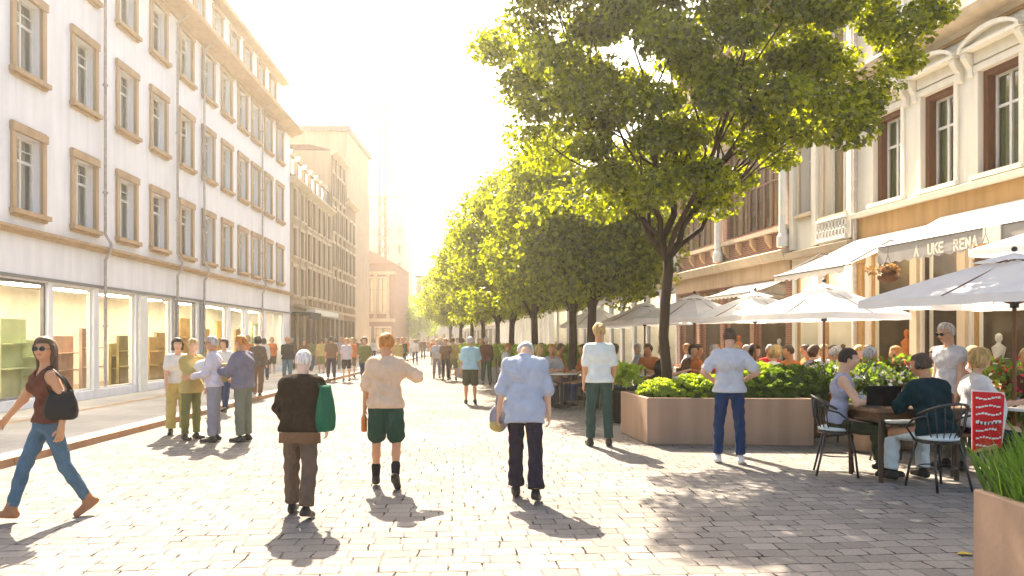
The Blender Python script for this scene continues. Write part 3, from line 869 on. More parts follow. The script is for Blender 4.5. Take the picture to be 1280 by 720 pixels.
# ------------------------------------------------------------------ buildings
def wall_cells(mb, u0, u1, z0, z1, ops, depth, D=9.0, floor_z=None):
    """front skin with real openings and reveals, then ends, back and top; local frame x along, y inwards"""
    us = sorted({u0, u1} | {o[0] for o in ops} | {o[1] for o in ops}); zs = sorted({z0, z1} | {o[2] for o in ops} | {o[3] for o in ops})
    us = [u for u in us if u0 <= u <= u1]; zs = [z for z in zs if z0 <= z <= z1]
    for i in range(len(us) - 1):
        for j in range(len(zs) - 1):
            c, d = (us[i] + us[i + 1]) / 2, (zs[j] + zs[j + 1]) / 2
            if any(o[0] < c < o[1] and o[2] < d < o[3] for o in ops): continue
            mb.quad((us[i], 0, zs[j]), (us[i + 1], 0, zs[j]), (us[i + 1], 0, zs[j + 1]), (us[i], 0, zs[j + 1]))
    for a, b, c, d in [o[:4] for o in ops]:
        mb.quad((a, 0, c), (a, 0, d), (a, depth, d), (a, depth, c)); mb.quad((b, 0, c), (b, depth, c), (b, depth, d), (b, 0, d))
        mb.quad((a, 0, c), (a, depth, c), (b, depth, c), (b, 0, c)); mb.quad((a, 0, d), (b, 0, d), (b, depth, d), (a, depth, d))
    mb.quad((u0, 0, z0), (u0, 0, z1), (u0, D, z1), (u0, D, z0)); mb.quad((u1, 0, z0), (u1, D, z0), (u1, D, z1), (u1, 0, z1))
    mb.quad((u0, D, z0), (u0, D, z1), (u1, D, z1), (u1, D, z0)); mb.quad((u0, 0, z1), (u1, 0, z1), (u1, D, z1), (u0, D, z1))

PROTO = {}
def window(parent, uc, z0, w, h, style, depth=.18, lit=None):
    key = (round(w, 2), round(h, 2), style, depth, lit)
    if key in PROTO:
        o = copy_tree(PROTO[key], parent); o.location = (uc, 0, z0); return o
    S = {'left': (.15, 'sandstone', 'white_paint', 'curtain'), 'attic': (.12, 'sandstone', 'white_paint', 'curtain'),
         'far': (.13, 'sand_light', 'wood_brown', 'curtain_warm'), 'plain': (.12, 'grey_stone', 'grey_metal', 'curtain'),
         'right': (.0, 'cream_render', 'white_paint', 'curtain_green'), 'hood': (.0, 'cream_render', 'white_paint', 'curtain_green'),
         'pale': (.10, 'sand_light', 'white_paint', 'curtain_warm'), 'bay': (.0, 'cream_render', 'wood_brown', 'curtain_warm')}[style]
    sw, ms, mf, mc = S
    m = MB(); x = w / 2
    if sw:
        m.box(-x - sw, -x, -.06, .03, -.0, h); m.box(x, x + sw, -.06, .03, 0, h)
        m.box(-x - sw - .03, x + sw + .03, -.09, .03, h + .003, h + sw + .04)
        m.box(-x - sw, x + sw, -.06, .03, h + sw + .043, h + sw + .07)
    if style in ('right', 'hood'):
        for sgn in (-1, 1):
            a, b = sorted((sgn * (x + .003), sgn * (x + .13)))
            m.box(a, b, -.045, .02, 0, h)
        m.box(-x - .16, x + .16, -.06, .02, h + .003, h + .16)
    if style == 'bay': m.box(-x, x, -.10, -.005, h + .003, h + .15)
    o = m.build('window', MAT[ms], parent, loc=(uc, 0, z0))
    if style == 'hood':
        hm = MB()
        hb = h + .20; W2 = x + .30
        pts = [(-W2, hb + .36)] + [(W2 * math.sin(t), hb + .36 + .30 * (math.cos(t * 1.0) - math.cos(1.0)) / (1 - math.cos(1.0)) * 1.0) for t in np.linspace(-1, 1, 11)] + [(W2, hb + .36)]
        arc = [(p[0] / max(math.sin(1.0), .01) if abs(p[0]) < W2 else p[0], p[1]) for p in pts]
        arc = [(max(-W2, min(W2, a)), b) for a, b in arc]
        thick = arc[1:-1] + [(a, b - .09) for a, b in arc[1:-1][::-1]]
        for i in range(len(arc[1:-1]) - 1):
            p, q = arc[1 + i], arc[2 + i]
            hm.prism([p, q, (q[0], q[1] - .09), (p[0], p[1] - .09)], 1, -.34, .0)
        hm.box(-W2, W2, -.30, 0, hb + .26, hb + .345)
        hm.prism([(-W2 + .05, hb + .346)] + [(a * .96, max(b_ - .091, hb + .35)) for a, b_ in arc[1:-1]] + [(W2 - .05, hb + .346)], 1, -.16, -.003)
        hm.box(-x - .1, x + .1, -.07, 0, hb, hb + .255)
        hood = hm.build('window_hood', MAT['cream_render'], o)
        for sgn in (-1, 1):
            c = MB(); X0 = sgn * (x + .20)
            c.prism([(0, hb + .25), (-.26, hb + .25), (-.26, hb + .14), (-.18, hb + .02), (-.10, hb - .08), (-.08, hb - .26), (0, hb - .30)], 0, X0 - .075, X0 + .075)
            c.build('console', MAT['cream_render'], o)
    d = depth
    f = MB(); t = .055 if style != 'bay' else .07
    if style in ('right', 'hood'):
        g = MB(); k = .13
        g.box(-x, -x + k, d - .20, d + .02, 0, h); g.box(x - k, x, d - .20, d + .02, 0, h); g.box(-x + k, x - k, d - .20, d + .02, h - k, h)
        g.box(-x + k, x - k, d - .10, d + .02, 0, .06)
        g.build('window_casing', MAT['wood_brown'], o); x2, h2, zb = x - k, h - k, .06
    else: x2, h2, zb = x, h, 0
    f.box(-x2, -x2 + t, d, d + .05, zb, h2); f.box(x2 - t, x2, d, d + .05, zb, h2)
    f.box(-x2 + t, x2 - t, d, d + .05, h2 - t, h2); f.box(-x2 + t, x2 - t, d, d + .05, zb, zb + t)
    if style == 'bay':
        nb = max(2, round(w / .55))
        for i in range(1, nb):
            xx = -x2 + w * i / nb; f.box(xx - .045, xx + .045, d - .02, d + .05, zb + t, h2 - t)
        f.box(-x2 + t, x2 - t, d - .03, d - .021, h2 * .48, h2 * .48 + .09)
    else:
        f.box(-.035, .035, d - .01, d + .05, zb + t, h2 - t)
        f.box(-x2 + t, -.036, d - .005, d + .05, h2 * .66, h2 * .66 + .06); f.box(.036, x2 - t, d - .005, d + .05, h2 * .66, h2 * .66 + .06)
        if style == 'left':
            for zz in (h2 * .82,): f.box(-x2 + t, -.036, d, d + .03, zz, zz + .025); f.box(.036, x2 - t, d, d + .03, zz, zz + .025)
    f.build('window_frame', MAT[mf], o)
    p = MB(); p.quad((-x2, d + .03, zb), (x2, d + .03, zb), (x2, d + .03, h2), (-x2, d + .03, h2)); p.build('pane', MAT['glass'], o)
    c = MB(); n = 7
    cover = {'left': (.45, .3), 'attic': (.5, .4), 'far': (.4, .4), 'plain': (.3, .3), 'right': (.42, .30), 'hood': (.42, .30), 'pale': (.45, .45), 'bay': (.25, .35)}[style]
    vf = (1.0, .62, 1.35)[lit or 0]; vg = (1.0, 1.3, .55)[lit or 0]
    cover = (min(.62, cover[0] * vf), cover[1] * vg)
    for side, cv in ((-1, cover[0]), (1, cover[1])):
        wv = w * cv; k = 10
        pts = [(side * x2 - side * wv * i / k, d + .16 + .03 * math.sin(i * 2.3 + side)) for i in range(k + 1)]
        for a, b in zip(pts, pts[1:]): c.quad((a[0], a[1], zb), (b[0], b[1], zb), (b[0], b[1], h2), (a[0], a[1], h2))
    c.build('curtain', MAT[mc], o)
    r = MB(); r.box(-x - .05, x + .05, d + .5, d + .52, -.1, h + .1); r.build('room_backing', MAT['interior_dark' if style != 'left' else 'interior'], o)  # back board; except on the left style, coloured dark as room shade
    if style not in ('bay',):
        s = MB(); e = sw + .05 if sw else .16
        s.box(-x - e, x + e, -.15, .04, -.11, -.003); s.box(-x - e + .05, x + e - .05, -.08, .02, -.17, -.113)
        s.build('sill', MAT[ms], o)
    PROTO[key] = o
    return o

def B_left(name, label, Y0, Y1):
    b = thing(name, label, 'building', (Lx(FAC_X, Y0), Y0, 0), math.atan2(1, SL))
    k = math.sqrt(1 + SL * SL)
    return b, (lambda Y: (Y - Y0) * k)
def B_right(name, label, Ynear, Yfar):
    b = thing(name, label, 'building', (Rx(Yfar), Yfar, 0), math.atan2(-1, -SR))
    k = math.sqrt(1 + SR * SR)
    return b, (lambda Y: (Yfar - Y) * k)

def cornice(b, u0, u1, z, prof, m, name='cornice'):
    """prof: list of (out, height) from the wall outwards, closed against the wall"""
    mb = MB(); mb.prism([(-o, z + h) for o, h in prof], 0, u0, u1)
    return mb.build(name, m, b)

# ---- A: long white building on the left
b, U = B_left('white_building', 'long white plastered building with tan framed windows and lit shop windows', 8.0, 40.2)
U1 = U(40.2)
shops = [(9.2, 14.3), (14.5, 18.05), (18.25, 20.15), (20.4, 22.55), (23.25, 25.1), (25.45, 27.3), (28.0, 30.5), (30.9, 32.8), (33.2, 35.3), (35.9, 38.9)]
ops = [(U(a), U(c), .32, 3.0) for a, c in shops]
wy = [10.6, 12.75, 14.95, 17.24, 19.64, 21.96, 24.1, 26.3, 28.4, 30.4, 32.4, 34.2, 36.2, 38.2]
for zf in (4.55, 7.65, 10.65):
    ops += [(U(y) - .5, U(y) + .5, zf, zf + (1.7 if zf < 10 else 1.55)) for y in wy]
m = MB(); wall_cells(m, 0, U1, 0, 12.7, ops, .2); m.build('wall', MAT['white_render'], b)
for zf in (4.55, 7.65, 10.65):
    for k, y in enumerate(wy): window(b, U(y), zf, 1.0, 1.7 if zf < 10 else 1.55, 'left', lit=(k * 7 + int(zf * 3)) % 5 % 3)
cornice(b, -.1, U1 + .1, 4.0, [(0, 0), (.10, .0), (.12, .06), (.20, .09), (.20, .15), (.0, .20)], MAT['sandstone'])
cornice(b, -.1, U1 + .3, 12.42, [(0, 0), (.10, .0), (.16, .10), (.62, .22), (.66, .34), (.60, .42), (0, .45)], MAT['sandstone'], 'eaves')
cornice(b, -.1, U1, 3.04, [(0, 0), (.05, .0), (.05, .07), (.0, .07)], MAT['grey_metal'], 'shop_lintel')
# attic storey set back, with its own windows
m = MB(); aops = [(U(y) - .45, U(y) + .45, 13.35, 14.7) for y in wy]
wall_cells(m, 0, U1 - .3, 12.88, 15.1, aops, .18, 7)
at = m.build('attic_wall', MAT['white_render'], b, loc=(0, .35, 0))
for y in wy:
    w = window(b, U(y), 13.35, .9, 1.35, 'attic'); w.location.y = .35
m = MB(); m.prism([(0, 15.0), (-.35, 15.05), (-.38, 15.22), (0, 15.28)], 0, -.1, U1 - .1); m.build('attic_eaves', MAT['sandstone'], b, loc=(0, .35, 0))
m = MB(); m.prism([(.2, 15.25), (4.0, 17.2), (8.8, 15.25)], 0, 0, U1 - .3); m.build('roof', MAT['roof'], b)
for yy in (12.0, 20.5, 25.3, 27.7, 34.9):
    m = MB(); u = U(yy)
    m.tube([(u, -.12, .4), (u, -.12, 3.8), (u, -.27, 4.05), (u, -.27, 4.25), (u, -.12, 4.5), (u, -.12, 12.2), (u, -.45, 12.5)], .042, 8)
    for zz in (2.0, 5.6, 8.5, 11.2): m.lathe([(.07, 0), (.07, .05)], (u, -.12, zz), 10)
    m.build('drainpipe', MAT['pipe'], b, smooth=False)
# shop windows, each with frame, glass and a display behind
def shop(b, ua, ub, z0, z1, frame, back, kind, seed, depth=3.2, lamp=True, door=False, glass='shop_glass', part=True):
    r = random.Random(seed)
    w = ub - ua; uc = (ua + ub) / 2
    f = MB(); x = w / 2; t = .06
    f.box(-x, -x + t, .08, .16, 0, z1 - z0); f.box(x - t, x, .08, .16, 0, z1 - z0)
    f.box(-x + t, x - t, .08, .16, z1 - z0 - t, z1 - z0); f.box(-x + t, x - t, .08, .16, 0, t)
    if w > 2.6 and not door: f.box(-.03, .03, .085, .155, t, z1 - z0 - t)
    if door: f.box(-x + t, x - t, .085, .155, (z1 - z0) * .72, (z1 - z0) * .72 + .07)
    o = f.build('shop_window', frame, b, loc=(uc, 0, z0))
    p = MB(); p.quad((-x + t, .12, t), (x - t, .12, t), (x - t, .12, z1 - z0 - t), (-x + t, .12, z1 - z0 - t)); p.build('pane', MAT[glass], o)
    i = MB(); H = z1 - z0 + .15
    if part: i.quad((-x, depth, -.2), (x, depth, -.2), (x, depth, H), (-x, depth, H))
    if part: i.quad((-x - .05, .2, -.2), (-x - .05, depth, -.2), (-x - .05, depth, H), (-x - .05, .2, H)); i.quad((x + .05, .2, -.2), (x + .05, depth, -.2), (x + .05, depth, H), (x + .05, .2, H))
    if part:
        i.quad((-x, .2, H), (x, .2, H), (x, depth, H), (-x, depth, H))
        i.build('shop_interior', MAT[back], o)
        i = MB(); i.quad((-x, .2, -.15), (x, .2, -.15), (x, depth, -.15), (-x, depth, -.15)); i.build('shop_floor', MAT['interior_floor'], o)
    # display pieces
    for k in range(max(1, int(w / .9))):
        xx = r.uniform(-x + .35, x - .35); yy = r.uniform(.75, 1.6) if not part else r.uniform(.9, depth - .6)
        mt = r.choice(kind)
        q = MB(); hh = r.uniform(1.2, 2.2); ww = r.uniform(.3, .6)
        q.box(xx - ww, xx + ww, yy, yy + .08, -.1, hh)
        for zz in (hh * .33, hh * .66): q.box(xx - ww + .04, xx + ww - .04, yy - .25, yy - .003, zz, zz + .03)
        q.build('display_panel', MAT[mt], o)
    for k in range(max(1, int(w / 1.2))):
        q = MB(); xx = r.uniform(-x + .3, x - .3); yy = r.uniform(.35, .65)
        hh = r.uniform(1.0, 1.5)
        q.lathe([(.14, -.12), (.02, -.09), (.02, hh * .45), (.10, hh * .5), (.13, hh * .62), (.10, hh * .72), (.15, hh * .9), (.05, hh * .97), (.04, hh), (.075, hh + .06), (.07, hh + .16), (.02, hh + .2)], (xx, yy, 0), 10)
        q.build('display_dummy', MAT[r.choice(['white_cloth', 'ochre', 'orange_cloth', 'brown_cloth', 'white_cloth'])], o, smooth=True)
    if lamp:
        q = MB(); q.box(-x * .7, x * .7, depth * .35, depth * .5, H - (.06 if part else .12), H - (.02 if part else .08)); q.build('ceiling_lamp', MAT['lamp_shop'], o)
    return o
m = MB(); m.quad((.1, 3.4, .1), (U1 - .1, 3.4, .1), (U1 - .1, 3.4, 3.2), (.1, 3.4, 3.2)); m.quad((.1, .21, 3.2), (U1 - .1, .21, 3.2), (U1 - .1, 3.4, 3.2), (.1, 3.4, 3.2)); m.build('shop_interior', MAT['interior'], b)
m = MB(); m.quad((.1, .21, .16), (U1 - .1, .21, .16), (U1 - .1, 3.4, .16), (.1, 3.4, .16)); m.build('shop_floor', MAT['interior_floor'], b)
for i, (a, c) in enumerate(shops):
    shop(b, U(a), U(c), .32, 3.0, MAT['grey_metal' if i in (1, 5) else 'white_paint'], 'interior',
         [['shop_amber', 'shop_olive'], ['shop_amber', 'shop_amber'], ['shop_green', 'interior'], ['shop_amber', 'shop_pink'], ['shop_olive', 'shop_pink'], ['shop_amber', 'wood_brown'], ['shop_olive', 'shop_amber']][i % 7], i * 5 + 3, part=False)
for yy in (22.9, 25.28, 27.65):
    m = MB(); u = U(yy); m.box(u - (.26 if yy < 23 else .12), u + (.26 if yy < 23 else .12), -.09, -.002, .0, 2.98); m.build('pier', MAT['white_paint' if yy < 23 else 'grey_stone'], b)
m = MB(); m.ball((U(16.3), 1.2, 1.95), (.20, .20, .16), 12, 8); m.build('hanging_lamp', MAT['lamp_warm'], b, smooth=True)

# ---- generic street building
def generic(mk, name, label, Ya, Yb, H, wallm, style, bay, floors, gz=(0.4, 3.1), ww=.95, wh=1.6, roofm='roof', pil=None, dorm=False, D=9, shopm='wood_dark', shop_kind=('shop_amber', 'shop_olive'), roof_h=2.0, corn='sand_light', back='interior_dark'):
    b, U = mk(name, label, Ya, Yb)
    ua, ub = sorted((U(Ya), U(Yb)))
    W = ub - ua; n = max(1, round(W / bay)); st = W / n
    ops = []; cents = [ua + st * (i + .5) for i in range(n)]
    for c in cents: ops.append((c - st * .41, c + st * .41, gz[0], gz[1]))
    for zf in floors:
        for c in cents: ops.append((c - ww / 2, c + ww / 2, zf, zf + wh))
    m = MB(); wall_cells(m, ua, ub, 0, H, ops, .18, D); m.build('wall', MAT[wallm], b)
    for zf in floors:
        for k, c in enumerate(cents): window(b, c, zf, ww, wh, style, lit=(k * 3 + int(zf)) % 4 % 3)
    for i, c in enumerate(cents):
        shop(b, c - st * .41, c + st * .41, gz[0], gz[1], MAT[shopm], back, list(shop_kind), i * 3 + int(Ya), 2.2, lamp=True)
    cornice(b, ua - .05, ub + .05, H - .3, [(0, 0), (.12, 0), (.40, .2), (.42, .32), (0, .36)], MAT[corn], 'eaves')
    cornice(b, ua, ub, gz[1] + .35, [(0, 0), (.14, 0), (.22, .14), (0, .18)], MAT[corn])
    if pil:
        for i in range(n + 1):
            u = min(max(ua + st * i, ua + .12), ub - .12)
            m = MB(); m.box(u - .11, u + .11, -.10, -.002, gz[1] + .56, H - .31); m.build('pilaster', MAT[pil], b)
    m = MB(); m.prism([(-.1, H + .062), (1.4, H + roof_h), (D - 1.4, H + roof_h), (D, H + .062)], 0, ua, ub); rf = m.build('roof', MAT[roofm], b)
    if dorm:
        for c in cents:
            m = MB(); m.box(c - .5, c + .5, .15, 1.6, H + .1, H + 1.25); m.prism([(c - .62, H + 1.253), (c, H + 1.65), (c + .62, H + 1.253)], 1, .05, 1.8)
            d = m.build('dormer', MAT[corn], b)
            m = MB(); m.box(c - .32, c + .32, .10, .147, H + .3, H + 1.12); m.build('dormer_window', MAT['glass'], d)
            m = MB(); m.box(c - .32, c + .32, .13, .148, H + .3, H + 1.12); m.build('dormer_backing', MAT['interior_dark'], d)  # plain board behind the dormer glass, its dark colour standing for room shade
    return b, U, ua, ub

b2, U2, a2, c2 = generic(B_left, 'narrow_house', 'narrow beige house with dormers joined to the white building', 40.25, 43.6, 10.3, 'beige_render', 'far', 1.6, (4.1, 6.2, 8.3), dorm=True, wh=1.5, ww=.8, roof_h=2.2)
m = MB(); m.box(a2 + .3, c2 - .4, -1.0, -.02, 3.05, 3.15); m.box(a2 + .3, c2 - .4, -1.0, -.95, 2.8, 3.045); m.build('shop_awning', MAT['black_cloth'], b2)
b3, U3, a3, c3 = generic(B_left, 'pilastered_house', 'brown stone house with tall pilasters and a row of dormers', 43.65, 50.7, 10.2, 'brown_stone', 'far', 1.5, (4.2, 6.2, 8.2), pil='sandstone', dorm=True, wh=1.6, ww=.8)
m = MB(); m.box(a3 + .1, c3 - .1, -.55, -.02, 3.12, 3.42); m.build('shop_sign_band', MAT['white_card'], b3)
generic(B_left, 'tall_brown_building', 'tall brown building with flat roof beyond the dormered houses', 50.75, 55.5, 14.3, 'beige_render', 'far', 1.6, (4.2, 6.6, 9.0, 11.3), pil='brown_stone', roof_h=.4, ww=.9)
generic(B_left, 'lower_brown_building', 'brown building at the end of the left row beside the brick gable', 55.55, 60.3, 12.0, 'brown_stone', 'far', 1.8, (4.2, 6.6, 9.0), roof_h=1.2)
0 and generic(B_left, 'far_left_building', 'hazy tan building at the far end of the left side', 66.1, 96.0, 11.0, 'beige_render', 'far', 3.0, (4.2, 6.4, 8.6), roof_h=1.2)

def block(name, label, x0, x1, y0, y1, H, wm, nx, floors, z0=1.2, fh=3.2, roof=None):
    """free standing block in world axes, front towards the camera"""
    b = thing(name, label, 'building', (x0, y0, 0))
    W = x1 - x0; st = W / nx; ops = []
    for j in range(floors):
        for i in range(nx): ops.append((st * (i + .5) - st * .22, st * (i + .5) + st * .22, z0 + j * fh, z0 + j * fh + fh * .52))
    m = MB(); wall_cells(m, 0, W, 0, H, ops, .25, y1 - y0); m.build('wall', MAT[wm], b)
    for o in ops: window(b, (o[0] + o[1]) / 2, o[2], o[1] - o[0], o[3] - o[2], 'far')
    m = MB(); m.box(-.25, W + .25, -.25, y1 - y0 + .25, H + .003, H + .45); m.build('roof', MAT[roof or 'roof_grey'], b)
    return b
block('tall_rear_block', 'tall flat roofed block rising behind the dormered houses', -24, -13.9, 64, 74, 19.2, 'beige_render', 5, 5)
block('hazy_tower', 'pale hazy tower behind the red brick building', -27.5, -19.5, 138, 150, 27.5, 'sand_light', 4, 7)
block('hazy_low_block', 'pale hazy building at the end of the street', -19.0, -11.0, 150, 160, 14, 'grey_stone', 5, 4)
block('hazy_end_house', 'pale low building closing the street behind the green tree', -11.0, 8.0, 158, 170, 8, 'grey_stone', 9, 2)

# red brick building with columns and pediment, facing down the street
b = thing('brick_gable_building', 'red brick building with columns and low pediment closing the view', 'building', (-31.4, 98, 0))
ops = [(1.2 + i * 1.62, 2.2 + i * 1.62, 5.2, 9.6) for i in range(9)] + [(.8 + i * 2.6, 2.7 + i * 2.6, .3, 3.2) for i in range(6)]
m = MB(); wall_cells(m, 0, 16.2, 0, 11.4, ops, .3, 14); m.build('wall', MAT['brick'], b)
for o in ops: window(b, (o[0] + o[1]) / 2, o[2], o[1] - o[0], o[3] - o[2], 'far')
for i in range(10):
    u = .88 + i * 1.62
    m = MB(); m.lathe([(.26, 4.45), (.26, 4.65), (.19, 4.75), (.17, 9.7), (.26, 9.85), (.28, 10.1)], (u if u < 16 else 15.9, -.35, 0), 10); m.build('column', MAT['sandstone'], b)
cornice(b, 0, 16.4, 10.1, [(0, 0), (.7, 0), (.8, .35), (0, .4)], MAT['sandstone']); cornice(b, 0, 16.3, 4.0, [(0, 0), (.7, 0), (.7, .4), (0, .42)], MAT['sandstone'], 'ledge')
m = MB(); m.prism([(-.3, 11.42), (16.5, 11.42), (13.5, 13.0), (8.1, 14.6), (2.5, 13.0)], 1, -.5, 13.8); m.build('pediment', MAT['brick'], b)

# ---- right side: cream building
b, U = B_right('cream_building', 'cream plastered building with arched window hoods above the cafe awning', 9.0, 21.75)
UE = U(9.0)
wr = [20.4, 18.55, 16.7, 14.85, 13.0, 11.15]
gops = [(U(21.2), U(19.5), .35, 4.05), (U(19.1), U(17.9), .05, 4.05), (U(17.5), U(15.6), .35, 4.05), (U(15.2), U(13.4), .35, 4.05), (U(13.0), U(11.2), .35, 4.05)]
ops = list(gops)
for zf, hh in ((5.4, 2.35), (9.4, 2.3)): ops += [(U(y) - .56, U(y) + .56, zf, zf + hh) for y in wr]
m = MB(); wall_cells(m, 0, UE, 0, 13.4, ops, .32, 9); m.build('wall', MAT['cream_render'], b)
for k, y in enumerate(wr):
    window(b, U(y), 5.4, 1.12, 2.35, 'hood', .30, lit=k % 3); window(b, U(y), 9.4, 1.12, 2.3, 'right', .30, lit=(k + 1) % 3)
cornice(b, -.05, UE, 8.72, [(0, 0), (.10, 0), (.16, .10), (.50, .22), (.55, .36), (0, .42)], MAT['sand_light'])
cornice(b, -.05, UE, 8.66, [(0, 0), (.08, 0), (.08, .055), (0, .055)], MAT['ochre_stone'], 'ochre_frieze')
cornice(b, -.05, UE, 5.10, [(0, 0), (.20, 0), (.24, .12), (.05, .18), (0, .18)], MAT['cream_render'], 'ledge')
m = MB(); m.box(0, UE, -.05, -.003, 4.12, 5.09); m.build('fascia', MAT['ochre_stone'], b)
cornice(b, -.1, UE, 13.2, [(0, 0), (.12, 0), (.5, .3), (.55, .5), (0, .55)], MAT['sand_light'], 'eaves')
m = MB(); m.prism([(0, 13.45), (1.8, 15.6), (7, 15.6), (9, 13.45)], 0, 0, UE); m.build('roof', MAT['roof_grey'], b)
m = MB(); m.tube([(.12, -.12, .1), (.12, -.12, 13.0)], .06, 8); m.build('drainpipe', MAT['pipe'], b)
for i, g in enumerate(gops):
    shop(b, g[0], g[1], g[2], g[3], MAT['wood_ochre' if i in (0, 2) else 'wood_dark'], 'interior_dark', ['shop_amber', 'shop_olive', 'wood_ochre'], 40 + i, 3.0, door=(i == 1), lamp=True)
for yy in (21.5, 19.3, 17.7, 15.4, 13.2):
    m = MB(); u = U(yy); m.box(u - .13, u + .13, -.10, -.002, 0, 3.8); m.box(u - .17, u + .17, -.14, -.002, 3.803, 4.10); m.build('pilaster', MAT['wood_ochre' if yy > 20 else 'sand_light'], b)

# ---- right: white building with balustrade
b, U = B_right('balcony_building', 'narrow pale building with a pierced balustrade between cream and brick fronts', 21.8, 25.2)
ops = [(U(22.75) - .6, U(22.75) + .6, 5.4, 8.5), (U(24.35) - .35, U(24.35) + .35, 5.7, 8.3), (U(22.75) - .6, U(22.75) + .6, 9.6, 11.8), (U(24.35) - .35, U(24.35) + .35, 9.6, 11.8),
       (U(25.0), U(23.7), .3, 3.9), (U(23.4), U(22.0), .3, 3.9)]
m = MB(); wall_cells(m, 0, U(21.8), 0, 13.2, ops, .3, 9); m.build('wall', MAT['cream_render'], b)
for o in ops[:4]: window(b, (o[0] + o[1]) / 2, o[2], o[1] - o[0], o[3] - o[2], 'pale', .28)
for i, o in enumerate(ops[4:]): shop(b, o[0], o[1], o[2], o[3], MAT['wood_ochre'], 'interior', ['shop_amber'], 60 + i, 2.5)
u0, u1 = U(23.5), U(22.0)
m = MB(); m.box(u0, u1, -.22, -.14, 5.22, 5.30); m.box(u0, u1, -.22, -.14, 4.62, 4.70)
for i in range(9):
    for j in range(2):
        cx_, cz_ = u0 + (i + .5) * (u1 - u0) / 9, 4.83 + j * .26
        pts = [(cx_ + .075 * math.cos(t), -.18, cz_ + .12 * math.sin(t)) for t in np.linspace(0, 2 * math.pi, 9)]
        m.tube(pts, .02, 5, caps=False)
m.build('balustrade', MAT['white_paint'], b)
cornice(b, 0, U(21.8), 4.3, [(0, 0), (.25, 0), (.30, .2), (0, .28)], MAT['sand_light'], 'ledge')
cornice(b, 0, U(21.8), 12.9, [(0, 0), (.12, 0), (.4, .3), (0, .4)], MAT['sand_light'], 'eaves')
for yy in (21.95, 23.75, 25.05):
    m = MB(); u = U(yy); m.box(u - .12, u + .12, -.12, -.002, 4.6, 12.85); m.build('pilaster', MAT['cream_render'], b)

# ---- right: brick building with wide glazed bays
b, U = B_right('bay_building', 'red brick building with wide brown glazed bays behind the big tree', 25.25, 35.0)
ops = [(U(30.0), U(25.6), 5.6, 8.9), (U(34.7), U(30.7), 5.6, 8.9), (U(30.0), U(25.6), 9.7, 12.2), (U(34.7), U(30.7), 9.7, 12.2)]
go = [(U(27.8), U(25.6), .3, 3.7), (U(30.3), U(28.1), .3, 3.7), (U(32.6), U(30.6), .3, 3.7), (U(34.8), U(32.9), .3, 3.7)]
m = MB(); wall_cells(m, 0, U(25.25), 0, 13.6, ops + go, .3, 9); m.build('wall', MAT['brick'], b)
for o in ops: window(b, (o[0] + o[1]) / 2, o[2], o[1] - o[0], o[3] - o[2], 'bay', .12)
for i, o in enumerate(go): shop(b, o[0], o[1], o[2], o[3], MAT['wood_brown'], 'interior_dark', ['shop_amber', 'shop_olive', 'shop_pink'], 70 + i, 2.5)
cornice(b, 0, U(25.25), 4.35, [(0, 0), (.25, 0), (.38, .28), (0, .40)], MAT['sand_light'], 'ledge')
m = MB(); m.box(0, U(25.25), -.06, -.003, 3.75, 4.345); m.build('fascia', MAT['sandstone'], b)
cornice(b, 0, U(25.25), 9.1, [(0, 0), (.2, 0), (.3, .2), (0, .3)], MAT['sand_light'])
cornice(b, 0, U(25.25), 5.35, [(0, 0), (.2, 0), (.2, .14), (0, .16)], MAT['sand_light'], 'sill_course')
for yy in (25.4, 30.35, 34.85):
    m = MB(); m.lathe([(.20, 4.76), (.20, 5.1), (.14, 5.2), (.13, 8.6), (.20, 8.75), (.22, 9.05)], (U(yy), -.2, 0), 12); m.build('column', MAT['white_paint'], b)
for k in range(8):
    u = U(34.3) + k * 1.12
    m = MB(); m.prism([(-.002, 5.3), (-.22, 5.3), (-.20, 5.1), (-.05, 4.9), (-.002, 4.85)], 0, u - .08, u + .08); m.build('console', MAT['sandstone'], b)
m = MB(); m.box(0, U(25.25), -.3, 9, 13.603, 13.9); m.build('roof', MAT['roof_grey'], b)

generic(B_right, 'grey_colonnade_building', 'grey stone building with pale columns seen under the trees', 35.1, 56.0, 12.0, 'grey_stone', 'plain', 2.2, (5.0, 8.2), gz=(.3, 3.9), pil='sand_light', ww=1.1, wh=2.0, roofm='roof_grey', shopm='grey_metal', shop_kind=('shop_olive', 'interior'), back='interior')
b, U, ua, ub = generic(B_right, 'far_columned_building', 'pale building with white ground floor columns under the far trees', 56.1, 86.0, 10.5, 'grey_stone', 'plain', 3.2, (5.0, 7.8), gz=(.3, 3.9), pil='sand_light', ww=1.2, wh=1.8, roofm='roof_grey', shopm='white_paint', shop_kind=('shop_olive', 'interior'), back='interior')
for k in range(16):
    m = MB(); u = ua + 1 + k * (ub - ua - 2) / 15
    m.lathe([(.30, 0), (.30, .3), (.22, .4), (.20, 3.6), (.30, 3.8), (.32, 4.1)], (u, -1.0, 0), 10); m.build('column', MAT['white_paint'], b)
m = MB(); m.box(ua + .5, ub - .5, -1.4, -.1, 4.103, 4.4); m.build('colonnade_beam', MAT['white_paint'], b)
generic(B_right, 'far_right_building', 'hazy pale building at the far end of the right side', 86.2, 130.0, 8.5, 'grey_stone', 'plain', 4.4, (4.6,), ww=1.3, wh=1.8)

